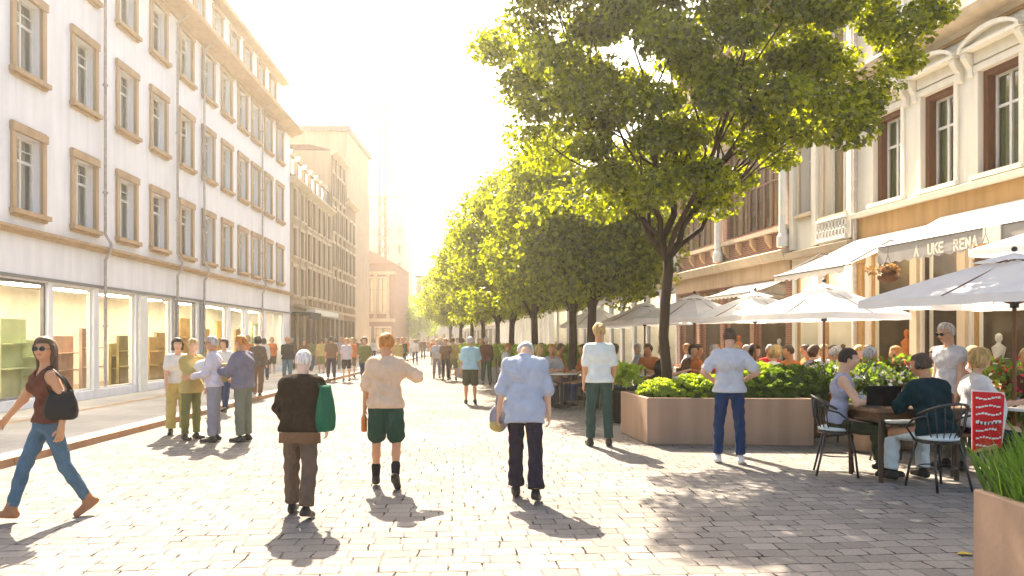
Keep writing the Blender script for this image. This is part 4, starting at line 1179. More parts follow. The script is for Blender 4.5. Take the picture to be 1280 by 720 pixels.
# ---- awnings on the right front
def awning(name, label, Ya, Yb, X_out, z_top, z_out, mt, valance=.22, vm=None, group=None, text=None, soff=0.08):
    b = thing(name, label, 'awning', (Rx(Yb), Yb, 0), math.atan2(-1, -SR), group)
    k = math.sqrt(1 + SR * SR); W = (Yb - Ya) * k
    m = MB(); n = 10; nu = max(4, int(W / .8))
    P = [[(W * i / nu, -soff - (X_out - soff) * t, z_top + (z_out - z_top) * t - .05 * math.sin(math.pi * t) + .02 * math.sin(i * 1.3) * t) for t in [j / n for j in range(n + 1)]] for i in range(nu + 1)]
    vs = [p for r in P for p in r]; fs = [(i * (n + 1) + j, (i + 1) * (n + 1) + j, (i + 1) * (n + 1) + j + 1, i * (n + 1) + j + 1) for i in range(nu) for j in range(n)]
    m.add(vs, fs)
    m.build('canopy', MAT[mt], b, smooth=True)
    m = MB(); nn = max(6, int(W / .3))
    for i in range(nn):
        a, c = W * i / nn, W * (i + 1) / nn
        m.quad((a, -X_out - .01, z_out + .0), (c, -X_out - .01, z_out), (c, -X_out - .012, z_out - valance + .02), (a, -X_out - .012, z_out - valance + .02))
        m.add([(a, -X_out - .012, z_out - valance + .02), (c, -X_out - .012, z_out - valance + .02), ((a + c) / 2, -X_out - .012, z_out - valance - .03)], [(0, 1, 2)])
    vo = m.build('valance', MAT[vm or mt], b)
    m = MB(); m.tube([(0, -X_out, z_out), (W, -X_out, z_out)], .03, 6)
    m.build('front_bar', MAT['grey_metal'], b)
    for u in ([.15, W - .15] if W < 4 else [.15, W / 2, W - .15]):
        m = MB(); m.tube([(u, -.06, z_top - .55), (u, -X_out * .5, z_top - .45), (u, -X_out + .03, z_out - .03)], .02, 6); m.build('arm', MAT['grey_metal'], b)
    return b, vo, W
awning('cafe_awning', 'long white cafe awning slanting out between the cream and balcony buildings', 18.4, 21.6, 2.6, 4.5, 3.42, 'awning', .16)
aw, vo, W = awning('lettered_awning', 'white awning with grey lettered valance over the cafe front', 11.3, 18.35, 1.75, 4.62, 3.85, 'awning', .40, 'valance')
awning('small_white_awning', 'small white awning on the brick bay building behind the tree', 25.4, 29.2, 1.4, 3.7, 3.25, 'awning', .12)
# cream lettering on the valance: drawn strokes, facing the street
GL = {'A': [((0, 0), (.5, 1)), ((.5, 1), (1, 0)), ((.2, .4), (.8, .4))], 'U': [((0, 1), (0, .15)), ((0, .15), (.3, 0)), ((.3, 0), (.7, 0)), ((.7, 0), (1, .15)), ((1, .15), (1, 1))],
      'K': [((0, 0), (0, 1)), ((0, .45), (.9, 1)), ((.3, .6), (1, 0))], 'E': [((0, 0), (0, 1)), ((0, 1), (.9, 1)), ((0, .5), (.75, .5)), ((0, 0), (.9, 0))],
      'R': [((0, 0), (0, 1)), ((0, 1), (.8, .95)), ((.8, .95), (.8, .55)), ((.8, .55), (0, .5)), ((.35, .5), (.95, 0))], 'N': [((0, 0), (0, 1)), ((0, 1), (.9, 0)), ((.9, 0), (.9, 1))],
      'I': [((.4, 0), (.4, 1))], 'S': [((0, .05), (.8, 0)), ((.8, 0), (.85, .45)), ((.85, .45), (.05, .55)), ((.05, .55), (.1, 1)), ((.1, 1), (.85, .95))]}
m = MB(); u = 1.3
for ch in 'A  UKE  RENA':
    if ch == ' ': u += .13; continue
    w_, h_ = .115, .20
    for (a, c) in GL[ch]:
        p0 = Vector((u + a[0] * w_, -1.785, 3.50 + a[1] * h_)); p1 = Vector((u + c[0] * w_, -1.785, 3.50 + c[1] * h_))
        d = (p1 - p0).normalized() * .022; nrm = Vector((-d.z, 0, d.x))
        m.quad(p0 - d + nrm, p0 - d - nrm, p1 + d - nrm, p1 + d + nrm)
    u += .165
m.build('lettering', MAT['letters'], vo)
m = MB(); m.box(u + .12, u + .55, -1.80, -1.775, 3.47, 3.84); m.build('emblem_patch', MAT['letters'], vo)

# ---- crane and overhead wires
c = thing('tower_crane', 'faint tower crane with long thin jib above the rooftops', 'crane', (-19.6, 115, 0))
def lattice(m, a, b_, w, n, r=.12):
    a, b_ = Vector(a), Vector(b_); d = (b_ - a).normalized(); s = d.cross(Vector((0, 1, .01))).normalized() * w; t = d.cross(s).normalized() * w
    cs = [s + t, s - t, -s - t, -s + t]
    for q in cs: m.tube([a + q, b_ + q], r, 4)
    for i in range(n):
        p, q = a.lerp(b_, i / n), a.lerp(b_, (i + 1) / n)
        for j in range(4): m.tube([p + cs[j], q + cs[(j + 1) % 4]], r * .6, 3, caps=False)
m = MB(); lattice(m, (0, 0, 0), (0, 0, 40), .45, 22); m.build('mast', MAT['crane'], c)
m = MB(); lattice(m, (-15, 0, 42.4), (5, 0, 37.4), .32, 24); m.build('jib', MAT['crane'], c)
m = MB(); m.box(-.8, .8, -.8, .8, 35.8, 37.2); m.build('cab', MAT['crane'], c)
m = MB(); m.box(3.6, 5, -.5, .5, 36.0, 37.3); m.build('counterweight', MAT['grey_stone'], c)
m = MB(); m.tube([(-.9, 0, 38.9), (-.9, 0, 33)], .05, 4); m.ball((-.9, 0, 32.8), .4); m.build('hook_block', MAT['crane'], c)

# ---- warm air
bpy.ops.mesh.primitive_cube_add(size=1, location=(0, 95, 29.0))
hz = bpy.context.object; hz.name = 'haze'; hz.scale = (420, 230, 60); struct(hz, 'warm bright haze filling the street', 'stuff')
hm = bpy.data.materials.new('haze'); hm.use_nodes = True; hn = hm.node_tree.nodes; hn.clear()
ho = hn.new('ShaderNodeOutputMaterial'); hv = hn.new('ShaderNodeVolumePrincipled')
hv.inputs['Color'].default_value = (1.0, 0.93, 0.80, 1); hv.inputs['Density'].default_value = 0.0012; hv.inputs['Anisotropy'].default_value = 0.68
hm.node_tree.links.new(hv.outputs[0], ho.inputs['Volume']); hz.data.materials.append(hm)
# ------------------------------------------------------------------ foliage
def leaves_mesh(name, centres, n_per, size, m, parent, spread=(.4, .4, .28), flat=.55, seed=0):
    """leaf blades (pointed quads, folded at random) scattered through soft clumps"""
    r = np.random.default_rng(seed)
    C = np.repeat(np.asarray(centres, float), n_per, axis=0); N = len(C)
    rad = C[:, 3:4] if C.shape[1] > 3 else np.ones((N, 1))
    d = r.normal(size=(N, 3)); d /= np.linalg.norm(d, axis=1)[:, None]
    P = C[:, :3] + d * (r.random((N, 1)) ** .45) * rad * np.array(spread)
    # leaf frame
    nz = r.normal(size=(N, 3)) * np.array([1, 1, .6]) * flat + np.array([0, 0, 1.0]) * (1 - flat) + d * .35
    nz /= np.linalg.norm(nz, axis=1)[:, None]
    t = np.cross(nz, r.normal(size=(N, 3))); t /= np.linalg.norm(t, axis=1)[:, None]
    b = np.cross(nz, t)
    L = size * (.65 + .7 * r.random((N, 1))); Wd = L * .36
    v0 = P - t * L * .5; v2 = P + t * L * .5; v1 = P + b * Wd + nz * L * .08 - t * L * .06; v3 = P - b * Wd + nz * L * .08 - t * L * .06
    V = np.stack([v0, v1, v2, v3], 1).reshape(-1, 3)
    return np_mesh(name, V, np.arange(N * 4).reshape(-1, 4), m, parent)

def limb(m, a, b_, r0, r1, sag=0.0, n=6, seed=0):
    rr = random.Random(seed)
    a, b_ = Vector(a), Vector(b_); L = (b_ - a).length
    pts = []
    for i in range(n + 1):
        t = i / n
        p = a.lerp(b_, t) + Vector((rr.uniform(-1, 1), rr.uniform(-1, 1), rr.uniform(-.6, .6))) * L * .035 * (0 < i < n)
        p.z += sag * math.sin(math.pi * t) * L
        pts.append(p)
    m.tube(pts, [lerp(r0, r1, i / n) for i in range(n + 1)], 8)
    return pts

# ---- big tree in the planter
T1 = px(832, 13.0)
tr = thing('street_tree', 'large leafy tree rising from the brown planter beside the cafe', 'tree', T1, 0, 'street trees along the cafe side')
Yc = 13.0
def tz(x, y, Y=Yc): return ((x - CX) / F_PX * Y - T1.x, EYE + (HY - y) / F_PX * Y)
outline = [(640, -110), (612, -20), (600, 70), (655, 120), (640, 175), (690, 205), (715, 250), (770, 285), (850, 262), (905, 268), (945, 235), (1005, 225), (1052, 205), (1062, 150), (1098, 118), (1150, 62), (1120, 20), (1085, -60), (1010, -160), (880, -210), (730, -190)]
outline = [(860 + (x - 860) * .97, y - (14 if y > 150 else 0)) for x, y in outline]
poly = [tz(*p) for p in outline]
def inside(x, z):
    c = False; n = len(poly)
    for i in range(n):
        (x1, z1), (x2, z2) = poly[i], poly[i - 1]
        if (z1 > z) != (z2 > z) and x < (x2 - x1) * (z - z1) / (z2 - z1) + x1: c = not c
    return c
rr = random.Random(5); clumps = []
cx0, cz0 = tz(860, 60)
tries = 0
while len(clumps) < 185 and tries < 40000:
    tries += 1
    x, z = rr.uniform(-3.6, 4.8), rr.uniform(3.4, 11)
    if not inside(x, z): continue
    e = ((x - cx0) / 4.1) ** 2 + ((z - cz0) / 3.9) ** 2
    ymax = 2.6 * math.sqrt(max(.04, 1 - e * .9))
    y = rr.uniform(-ymax, ymax * .62)
    x *= (Yc + y) / Yc * .5 + .5
    if all((x - c[0]) ** 2 + (y - c[1]) ** 2 + ((z - c[2]) * 1.3) ** 2 > .68 ** 2 for c in clumps):
        clumps.append((x, y, z, rr.uniform(.75, 1.3)))
leaves_mesh('crown', clumps, 600, .094, MAT['leaf'], tr, spread=(.47, .47, .29), flat=.5, seed=2)
m = MB()
pts = [(0, 0, .5), (.02, 0, 1.1), (-.03, .03, 1.7), (.0, .02, 2.3), (.05, .0, 2.85), (.03, 0, 3.2)]
m.tube([(0, 0, .40)] + pts, [.13, .10, .092, .088, .085, .088, .085], 12)
tk = m.build('trunk', MAT['bark'], tr, smooth=True)
fork = Vector((.03, 0, 3.1)); k = 0
mains = [((-1.5, .6, 5.6), .075), ((-.55, -.5, 5.9), .085), ((.35, .5, 6.4), .095), ((1.25, -.3, 5.2), .09), ((2.0, .9, 5.3), .07), ((-2.0, -.8, 6.6), .06), ((.9, -1.5, 6.0), .07), ((-.4, 1.8, 5.8), .07)]
for i, (e, r0) in enumerate(mains):
    m = MB()
    r0 *= .72
    P = limb(m, fork - Vector((0, 0, .1 * (i % 3))), e, r0, r0 * .45, -.04, 7, i)
    near = sorted(clumps, key=lambda c: (Vector(c[:3]) - Vector(e)).length)[:9]
    for j, c in enumerate(near):
        s0 = P[3 + j % 4]
        limb(m, s0, c[:3], r0 * .35, .012, .03, 5, 10 * i + j)
    m.build('limb', MAT['bark'], tr, smooth=True)

# ---- row of further trees: two crowns, copied
def small_tree(seed, label, H=7.4, rad=2.4, zb=2.75):
    t = thing('street_tree', label, 'tree', (0, 0, 0), 0, 'street trees along the cafe side')
    rr = random.Random(seed); cl = []
    tries = 0
    while len(cl) < 120 and tries < 20000:
        tries += 1
        x, y, z = rr.uniform(-rad, rad), rr.uniform(-rad, rad), rr.uniform(zb, H)
        f = (z - zb) / (H - zb)
        rz_ = rad * (math.sin(math.pi * min(1, f * .80 + .18))) ** .7
        if math.hypot(x, y) > rz_ * (1 + .12 * math.sin(3 * math.atan2(y, x) + seed + z)): continue
        if all((x - c[0]) ** 2 + (y - c[1]) ** 2 + (z - c[2]) ** 2 > .5 ** 2 for c in cl): cl.append((x, y, z, rr.uniform(.8, 1.25)))
    leaves_mesh('crown', cl, 240, .125, MAT['leaf'], t, spread=(.55, .55, .42), flat=.6, seed=seed)
    m = MB(); m.tube([(0, 0, -.02), (.02, .01, .8), (-.02, 0, 1.6), (.01, 0, 2.5), (0, 0, 3.6)], [.15, .12, .11, .10, .07], 10); m.build('trunk', MAT['bark'], t, smooth=True)
    for i in range(6):
        m = MB(); c = cl[(i * 17) % len(cl)]
        P = limb(m, (0, 0, 2.0 + .2 * i), (c[0] * .9, c[1] * .9, max(c[2], 3.2)), .06, .02, 0, 5, seed + i)
        for j in range(3):
            c2 = cl[(i * 17 + j * 7 + 3) % len(cl)]; limb(m, P[3], (c2[0] * .8, c2[1] * .8, max(3, c2[2])), .025, .008, 0, 4, seed + i + j)
        m.build('limb', MAT['bark'], t, smooth=True)
    return t
spots = [(740, 18.4, 1.0), (716, 20.8, 1.0), (668, 25.2, 1.03), (640, 30.0, 1.03), (622, 35.5, 1.05), (604, 41.5, 1.05), (590, 49, 1.1), (576, 58, 1.1), (563, 68, 1.1)]
tl = ['second tree from the cafe planter, behind the large one', 'third tree of the row, over the seated guests in orange', 'tree with its trunk behind the green hedge', 'tree just beyond the hedge, fifth in the row', 'sixth tree of the row, half hidden by nearer crowns', 'seventh tree of the row, sunlit yellow green', 'eighth tree of the row, glowing in the haze', 'ninth tree of the row near the bright gap', 'last and farthest tree of the row, palest in the haze']
base = [small_tree(21, 'x'), small_tree(34, 'x', 7.6, 2.5, 2.7)]
young = small_tree(55, 'x', 5.4, 1.75, 3.0)
for i, (x, Y, s) in enumerate(spots):
    o = young if i == 0 else (base[i - 1] if i < 3 else copy_tree(base[i % 2]))
    o.location = px(x, Y); o.rotation_euler = (0, 0, i * 1.9); o.scale = (s, s, s); o['label'] = tl[i]
o = thing('distant_tree', 'pale green round tree at the end of the street', 'tree', px(522, 112), 0)
rr = random.Random(3); cl = []
while len(cl) < 90:
    v = Vector((rr.gauss(0, 1), rr.gauss(0, 1), rr.gauss(0, 1))).normalized() * rr.random() ** .4
    cl.append((v.x * 3.6, v.y * 3.6, 5.2 + v.z * 3.2, 1.6))
leaves_mesh('crown', cl, 90, .34, MAT['bush'], o, spread=(.6, .6, .5), flat=.6, seed=9)
m = MB(); m.tube([(0, 0, 0), (0, 0, 3), (0, 0, 5)], [.3, .25, .15], 8); m.build('trunk', MAT['bark'], o)

# ------------------------------------------------------------------ planters
def bush(name, label, loc, r, h, mt, n=3600, size=.05, seed=0, group=None, parent=None, core=True):
    o = thing(name, label, 'bush', loc, 0, group)
    g = np.random.default_rng(seed); C = []
    for i in range(160):
        a, e = g.random() * 2 * math.pi, math.asin(g.random() ** .8)
        k = .90 + .14 * g.random()
        C.append((r[0] * math.cos(a) * math.cos(e) * k, r[1] * math.sin(a) * math.cos(e) * k, h * math.sin(e) * k, 1))
    leaves_mesh('leaves', C, max(4, n // 160), size, MAT[mt], o, spread=(.055, .055, .04), flat=.75, seed=seed)
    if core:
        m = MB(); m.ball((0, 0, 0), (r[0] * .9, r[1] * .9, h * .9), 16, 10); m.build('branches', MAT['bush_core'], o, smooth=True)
    return o

pA, pB, pC = px(776, 13.55), px(809, 11.95), px(1017, 11.75)      # far-left corner, near-left corner, near-right corner
pD = pC + (pA - pB)
def planter(name, label, corners, h, t=.05, group=None):
    c = sum(corners, Vector()) / 4; c.z = 0
    o = thing(name, label, 'planter', c, 0, group)
    P = [p - c for p in corners]
    m = MB()
    def ring(k, z): 
        out = []
        for i, p in enumerate(P):
            a = (P[i - 1] - p).normalized(); b_ = (P[(i + 1) % 4] - p).normalized()
            q = p + (a + b_) * k; out.append((q.x, q.y, z))
        return out
    V = ring(0.015, 0) + ring(0, .02) + ring(0, h - .01) + ring(.008, h) + ring(t, h) + ring(t, h - .10)
    F = []
    for j in range(5):
        for i in range(4): F.append((j * 4 + i, j * 4 + (i + 1) % 4, (j + 1) * 4 + (i + 1) % 4, (j + 1) * 4 + i))
    m.add(V, F); m.build('trough', MAT['corten'], o)
    m = MB(); m.add(ring(t - .005, h - .08), [(0, 1, 2, 3)]); m.build('soil', MAT['soil'], o)
    return o, c
planter('long_planter', 'long brown box planter under the big tree', [pA, pB, pC, pD], .74)
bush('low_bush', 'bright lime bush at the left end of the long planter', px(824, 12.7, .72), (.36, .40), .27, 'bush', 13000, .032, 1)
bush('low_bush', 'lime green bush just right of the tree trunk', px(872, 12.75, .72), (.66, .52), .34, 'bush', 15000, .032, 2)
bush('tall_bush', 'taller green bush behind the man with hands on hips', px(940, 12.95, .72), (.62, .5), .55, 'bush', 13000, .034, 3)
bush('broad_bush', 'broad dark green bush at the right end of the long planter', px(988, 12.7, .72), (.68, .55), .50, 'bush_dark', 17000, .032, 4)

# right foreground planter with tall grass
q0 = px(1217, 4.62); q1 = q0 + Vector((-.04, -2.4, 0)); q2 = q1 + Vector((1.5, 0, 0)); q3 = q0 + Vector((1.5, .1, 0))
planter('near_planter', 'beige box planter with tall grass at the right edge of the view', [q0, q1, q2, q3], .745)
g = np.random.default_rng(8); N = 30000
X = q0.x + .05 + g.random(N) * 1.4; Y = q0.y - .05 - g.random(N) * 2.2
hgt = .17 + .33 * g.random(N) * (0.6 + .7 * np.clip((X - q0.x) / .45, 0, 1))
a = g.random(N) * 6.28; bend = hgt * (.1 + .5 * g.random(N)); a2 = g.random(N) * 6.28; w = .0045
dx, dy = np.cos(a) * w, np.sin(a) * w; bx_, by_ = np.cos(a2) * bend, np.sin(a2) * bend
z0 = .66
V = np.stack([np.stack([X - dx, Y - dy, np.full(N, z0)], 1), np.stack([X + dx, Y + dy, np.full(N, z0)], 1),
              np.stack([X + dx * .8 + bx_ * .4, Y + dy * .8 + by_ * .4, z0 + hgt * .6], 1), np.stack([X + bx_, Y + by_, z0 + hgt], 1),
              np.stack([X - dx * .8 + bx_ * .4, Y - dy * .8 + by_ * .4, z0 + hgt * .6], 1)], 1).reshape(-1, 3)
gr = np_mesh('grass', V, np.arange(N * 5).reshape(-1, 5), MAT['grass']); struct(gr, 'tall bright green grass in the near planter', 'stuff')

# hedge boxes in the middle distance and a dark pot
for i, (x0, x1, Y) in enumerate(((575, 612, 33.0), (612, 655, 28.5), (652, 700, 24.5), (700, 742, 21.5))):
    a_, b_ = px(x0, Y + .8), px(x1, Y - .3); W_ = (b_ - a_).length
    o = thing('hedge_box', ['farthest clipped hedge box near the far trees', 'clipped hedge box left of the tree trunks', 'clipped hedge box behind the guests in orange', 'nearest clipped hedge box behind the man in the white shirt'][i], 'hedge', (a_ + b_) / 2, math.atan2((b_ - a_).y, (b_ - a_).x), 'hedge boxes around the terrace')
    m = MB(); m.box(-W_ / 2, W_ / 2, -.22, .22, 0, .62); m.build('trough', MAT['grey_metal'], o)
    C = [(random.uniform(-W_ / 2, W_ / 2), random.uniform(-.24, .24), random.uniform(.7, 1.42), 1) for _ in range(90)]
    leaves_mesh('leaves', C, 45, .09, MAT['bush'], o, spread=(.17, .12, .14), flat=.8, seed=i)
o = thing('round_pot', 'dark round pot with a lime green bush beside the man in the white shirt', 'plant pot', px(775, 15.3))
m = MB(); m.lathe([(.20, 0), (.26, .05), (.36, .45), (.40, .62), (.40, .66), (.36, .66), (.35, .58)], n=20); m.build('pot', MAT['black_leather'], o, smooth=True)
C = [(random.gauss(0, .2), random.gauss(0, .2), .8 + random.random() * .35, 1) for _ in range(60)]
leaves_mesh('leaves', C, 40, .06, MAT['bush'], o, spread=(.14, .14, .1), flat=.7, seed=77)

# ------------------------------------------------------------------ parasols
def parasol(label, x, Y, half, z_edge, z_top, n=4, rot=0.6, pole_to=0, base=True, off=0):
    o = thing('parasol', label, 'parasol', px(x, Y), rot, 'white cafe parasols')
    m = MB(); k = 8; seg = n * k if n == 4 else n
    # canopy: square plan, panels sagging between the ribs
    corners = [Vector((half * math.cos(2 * math.pi * i / n + math.pi / n), half * math.sin(2 * math.pi * i / n + math.pi / n), 0)) for i in range(n)]
    rings = 7; ring0 = .16; V = []; per = n * k
    for j in range(rings + 1):
        t = ring0 + (1 - ring0) * j / rings
        for i in range(n):
            for q in range(k):
                c = corners[i].lerp(corners[(i + 1) % n], q / k)
                mid = math.sin(math.pi * q / k)
                edge = c * (1 - .03 * mid * t)
                z = z_top - (z_top - z_edge) * (t ** 1.12) - .07 * mid * t * (1 - t) * 2 - .0 * mid
                V.append((edge.x * t, edge.y * t, z))
    F = [(j * per + i, j * per + (i + 1) % per, (j + 1) * per + (i + 1) % per, (j + 1) * per + i) for j in range(rings) for i in range(per)]
    m.add(V, F)
    # hanging edge
    E = V[-per:]
    m.add([e for e in E] + [(e[0] * 1.004, e[1] * 1.004, e[2] - .10 - .01 * (i % 2)) for i, e in enumerate(E)], [(i, (i + 1) % per, per + (i + 1) % per, per + i) for i in range(per)])
    m.build('canopy', MAT['canopy'], o, smooth=False)
    m = MB(); T = [(c.x * .27, c.y * .27) for c in corners]; zt = z_top - (z_top - z_edge) * .20 + .035
    vs = [(0, 0, z_top + .05)]; 
    for i in range(n):
        for q in range(4):
            c = corners[i].lerp(corners[(i + 1) % n], q / 4) * .27; vs.append((c.x, c.y, zt))
    m.add(vs, [(0, 1 + i, 1 + (i + 1) % (4 * n)) for i in range(4 * n)]); m.build('vent_flap', MAT['canopy'], o)
    m = MB(); m.tube([(0, 0, 0.0), (0, 0, z_top)], .024, 10); m.build('pole', MAT['wood_brown'], o, smooth=True)
    m = MB(); m.lathe([(.05, 0), (.05, .07)], (0, 0, z_edge - .12), 10); m.ball((0, 0, z_top + .09), .035); m.build('hub', MAT['dark_metal'], o, smooth=True)
    for i in range(n * 2):
        c = corners[i // 2] if i % 2 == 0 else corners[i // 2].lerp(corners[(i // 2 + 1) % n], .5)
        m = MB(); m.tube([(c.x * .04, c.y * .04, z_top - .04), (c.x * .97, c.y * .97, z_edge + .0)], .010, 4); m.tube([(0, 0, z_edge - .08), (c.x * .5, c.y * .5, z_top - (z_top - z_edge) * .5 - .06)], .009, 4)
        m.build('rib', MAT['wood_brown'], o)
    m = MB(); m.box(-.28, .28, -.28, .28, 0, .06); m.lathe([(.04, .06), (.035, .35)], n=10); m.build('base', MAT['dark_metal'], o)
    return o
parasol('large white parasol over the terrace at the right edge', 1268, 9.2, 1.72, 2.16, 2.66, rot=.35)
parasol('white parasol above the man in the grey tank top', 1030, 13.3, 1.38, 2.10, 2.60, rot=.5)
parasol('white parasol behind the man with hands on hips', 944, 15.6, 1.35, 2.12, 2.60, rot=.3)
parasol('white parasol just right of the big tree trunk', 868, 17.6, 1.40, 2.15, 2.66, rot=.6)
parasol('small white parasol left of the big tree trunk', 806, 20.5, 1.35, 2.15, 2.62, rot=.2)
parasol('farthest small parasol above the head of the man in the white shirt', 745, 25.5, 1.2, 2.15, 2.75, rot=.7)
parasol('high white parasol cut by the right edge under the lettered awning', 1372, 11.2, 1.65, 3.05, 3.5, rot=.4)

# ------------------------------------------------------------------ furniture
def bistro_chair(label, loc, rz, seat_h=.56, group='dark metal chairs of the near table', name='cafe_chair'):
    o = thing(name, label, 'chair', loc, rz, group)       # sitter faces +Y
    m = MB(); m.lathe([(.21, seat_h - .05), (.225, seat_h - .04), (.225, seat_h - .02)], n=20); m.build('seat', MAT['dark_metal'], o)
    m = MB(); m.lathe([(.17, seat_h - .019), (.215, seat_h - .01), (.22, seat_h + .02), (.18, seat_h + .035)], n=20); m.build('cushion', MAT['cushion'], o, smooth=True)
    for sx in (-1, 1):
        m = MB(); m.tube([(sx * .15, .14, seat_h - .04), (sx * .20, .19, .25), (sx * .235, .215, 0)], .014, 8); m.build('leg', MAT['dark_metal'], o, smooth=True)
        m = MB(); m.tube([(sx * .15, -.14, seat_h - .04), (sx * .20, -.20, .22), (sx * .22, -.25, 0)], .014, 8); m.build('leg', MAT['dark_metal'], o, smooth=True)
        m = MB(); m.tube([(sx * .21, .10, seat_h - .03), (sx * .30, .12, seat_h + .12), (sx * .31, .0, seat_h + .22), (sx * .29, -.16, seat_h + .26)], .012, 8); m.build('armrest', MAT['dark_metal'], o, smooth=True)
    m = MB()
    pts = [(.29 * math.cos(t), -.02 - .27 * math.sin(t), seat_h + .26 + .14 * math.sin(t)) for t in np.linspace(0, math.pi, 11)]
    m.tube(pts, .016, 8)
    for t in np.linspace(.45, math.pi - .45, 8):
        m.tube([(.17 * math.cos(t), -.14 * math.sin(t) - .04, seat_h - .03), (.25 * math.cos(t), -.02 - .25 * math.sin(t), seat_h + .14), (.29 * math.cos(t), -.02 - .27 * math.sin(t), seat_h + .26 + .14 * math.sin(t))], .007, 6)
    m.build('backrest', MAT['dark_metal'], o, smooth=True)
    m = MB(); m.tube([(.19 * math.cos(t), .19 * math.sin(t), .24) for t in np.linspace(0, 2 * math.pi, 13)], .008, 6); m.build('stretcher', MAT['dark_metal'], o, smooth=True)
    return o
TB = px(1128, 9.15); TH = .86
o = thing('cafe_table', 'brown cafe table with the open laptop', 'table', TB, R(8))
m = MB(); m.box(-.62, .62, -.42, .42, TH - .045, TH); m.build('tabletop', MAT['table_wood'], o, bevel=.008)
m = MB(); m.box(-.52, .52, -.34, .34, TH - .13, TH - .048); m.build('apron', MAT['table_wood'], o)
for sx in (-1, 1):
    for sy in (-1, 1):
        m = MB(); m.tube([(sx * .48, sy * .30, 0), (sx * .48, sy * .30, TH - .05)], [.030, .036], 6); m.build('leg', MAT['wood_dark'], o)
o = thing('laptop', 'open black laptop on the brown cafe table', 'laptop', px(1098, 9.10, TH + .001), R(172))
m = MB(); m.box(-.19, .19, -.13, .13, 0, .016); m.build('keyboard_base', MAT['grey_metal'], o, bevel=.003)
m = MB(); m.cbox((0, .185, .135), (.37, .008, .25), Matrix.Rotation(R(-18), 3, 'X')); m.build('screen_lid', MAT['black_gloss'], o, bevel=.003)
m = MB(); m.lathe([(.03, 0), (.036, .01), (.038, .10), (.036, .10), (.033, .015)], n=14); tag(m.build('cup', MAT['white_card'], loc=px(1148, 9.0, TH + .001), smooth=True), 'white cup on the table before the man in dark petrol', 'cup')
m = MB(); m.lathe([(.028, 0), (.032, .005), (.034, .12), (.032, .12), (.029, .01)], n=14); tag(m.build('drinking_glass', MAT['cushion'], loc=px(1078, 9.25, TH + .001), smooth=True), 'pale glass on the table beside the laptop', 'glass')
chA = px(1046, 9.35); chB = px(1172, 8.45)
bistro_chair('dark metal chair with pale cushion under the man in the grey tank top', chA, R(-108))
bistro_chair('dark metal chair with white cushion seen from behind under the man in dark petrol', chB, R(12))
bistro_chair('empty dark metal chair on the far side of the brown table', px(1120, 10.2), R(185))

# red menu board on a white backing leaned in the near planter
o = thing('menu_board', 'red menu board with white writing standing at the near planter', 'sign', px(1236, 5.05, 0), R(6))
zb, zt = EYE + (HY - 566) / F_PX * 5.05, EYE + (HY - 489) / F_PX * 5.05
m = MB(); W_ = .115
poly_ = [(-W_, zt), (-W_, zb), (W_ * .75, zb + .035), (W_ * .95, zt - .03), (W_ * .7, zt - .012)]
m.prism(poly_, 1, -.006, .006); m.build('panel', MAT['red_sign'], o)
m = MB(); m.prism([(-W_ + .01, zt + .012), (-W_ + .01, zb + .02), (W_ * .9, zb + .05), (W_ * 1.28, zt - .12), (W_ * 1.05, zt - .01)], 1, .012, .026); m.build('backing', MAT['white_card'], o)
m = MB(); m.tube([(0, .034, 0), (0, .034, zt - .04)], .012, 8); m.lathe([(.16, 0), (.16, .02), (.02, .03)], (0, .034, 0), 16); m.build('stand', MAT['dark_metal'], o)
m = MB(); r5 = random.Random(9); rows = 7; hh = (zt - zb)
for i in range(rows):
    z = zt - hh * (.10 + .128 * i); x = -W_ * .86; end = W_ * (.72 if i not in (4, 6) else .45)
    while x < end:
        w_ = r5.uniform(.010, .030); h_ = hh * (.030 if i != 3 else .05)
        zz = z + .006 * math.sin(x * 40 + i * 2)
        m.quad((x, -.0085, zz - h_), (min(x + w_, end), -.0085, zz - h_ + .002), (min(x + w_, end), -.0085, zz + r5.uniform(-.003, .004)), (x, -.0085, zz)); x += w_ + r5.uniform(.002, .006)
m.build('writing', MAT['white_card'], o)
m = MB()
for i in range(6): m.quad((-W_ * .7 + i * .026, -.0088, zt - hh * .545), (-W_ * .7 + i * .026 + .016, -.0088, zt - hh * .545), (-W_ * .7 + i * .026 + .014, -.0088, zt - hh * .49), (-W_ * .7 + i * .026 + .004, -.0088, zt - hh * .50))
m.build('dark_writing', MAT['wood_dark'], o)
m = MB(); m.quad((-W_ * .98, -.0095, zb + .002), (W_ * .5, -.0095, zb + .032), (W_ * .5, -.0095, zb + .055), (-W_ * .98, -.0095, zb + .022)); m.build('yellow_strip', MAT['ochre'], o)
m = MB(); m.add([(-.07, 0, 0), (0, .045, .006), (.07, .01, .0), (.01, -.045, .008)], [(0, 1, 2), (0, 2, 3)])
tag(m.build('fallen_leaf', mat('yellow leaf', (.45, .32, .03), .7, .2, 20), loc=px(1206, 1567.5 / 269, .012)), 'yellow leaf lying on the paving near the beige planter', 'leaf')
for i in range(2): pass
# ------------------------------------------------------------------ main figures
def LOOK(**k):
    d = dict(skin=MAT['skin_light'], hair=MAT['hair_brown'], top=MAT['white_tee'], bottom=MAT['navy'], shoe=MAT['black_shoe'], bottom_cut=1.93, sleeve=.6)
    d.update(k); return d
def hero(label, x, Yf, rz, pose, look, h=.0125, scale=1.0):
    o = thing('person', label, 'person', px(x, Yf), rz)
    o.scale = (scale,) * 3
    J = make_person(o, pose, look, h)
    return o, J
def on(o, J, v): return o.matrix_basis @ Vector(v)

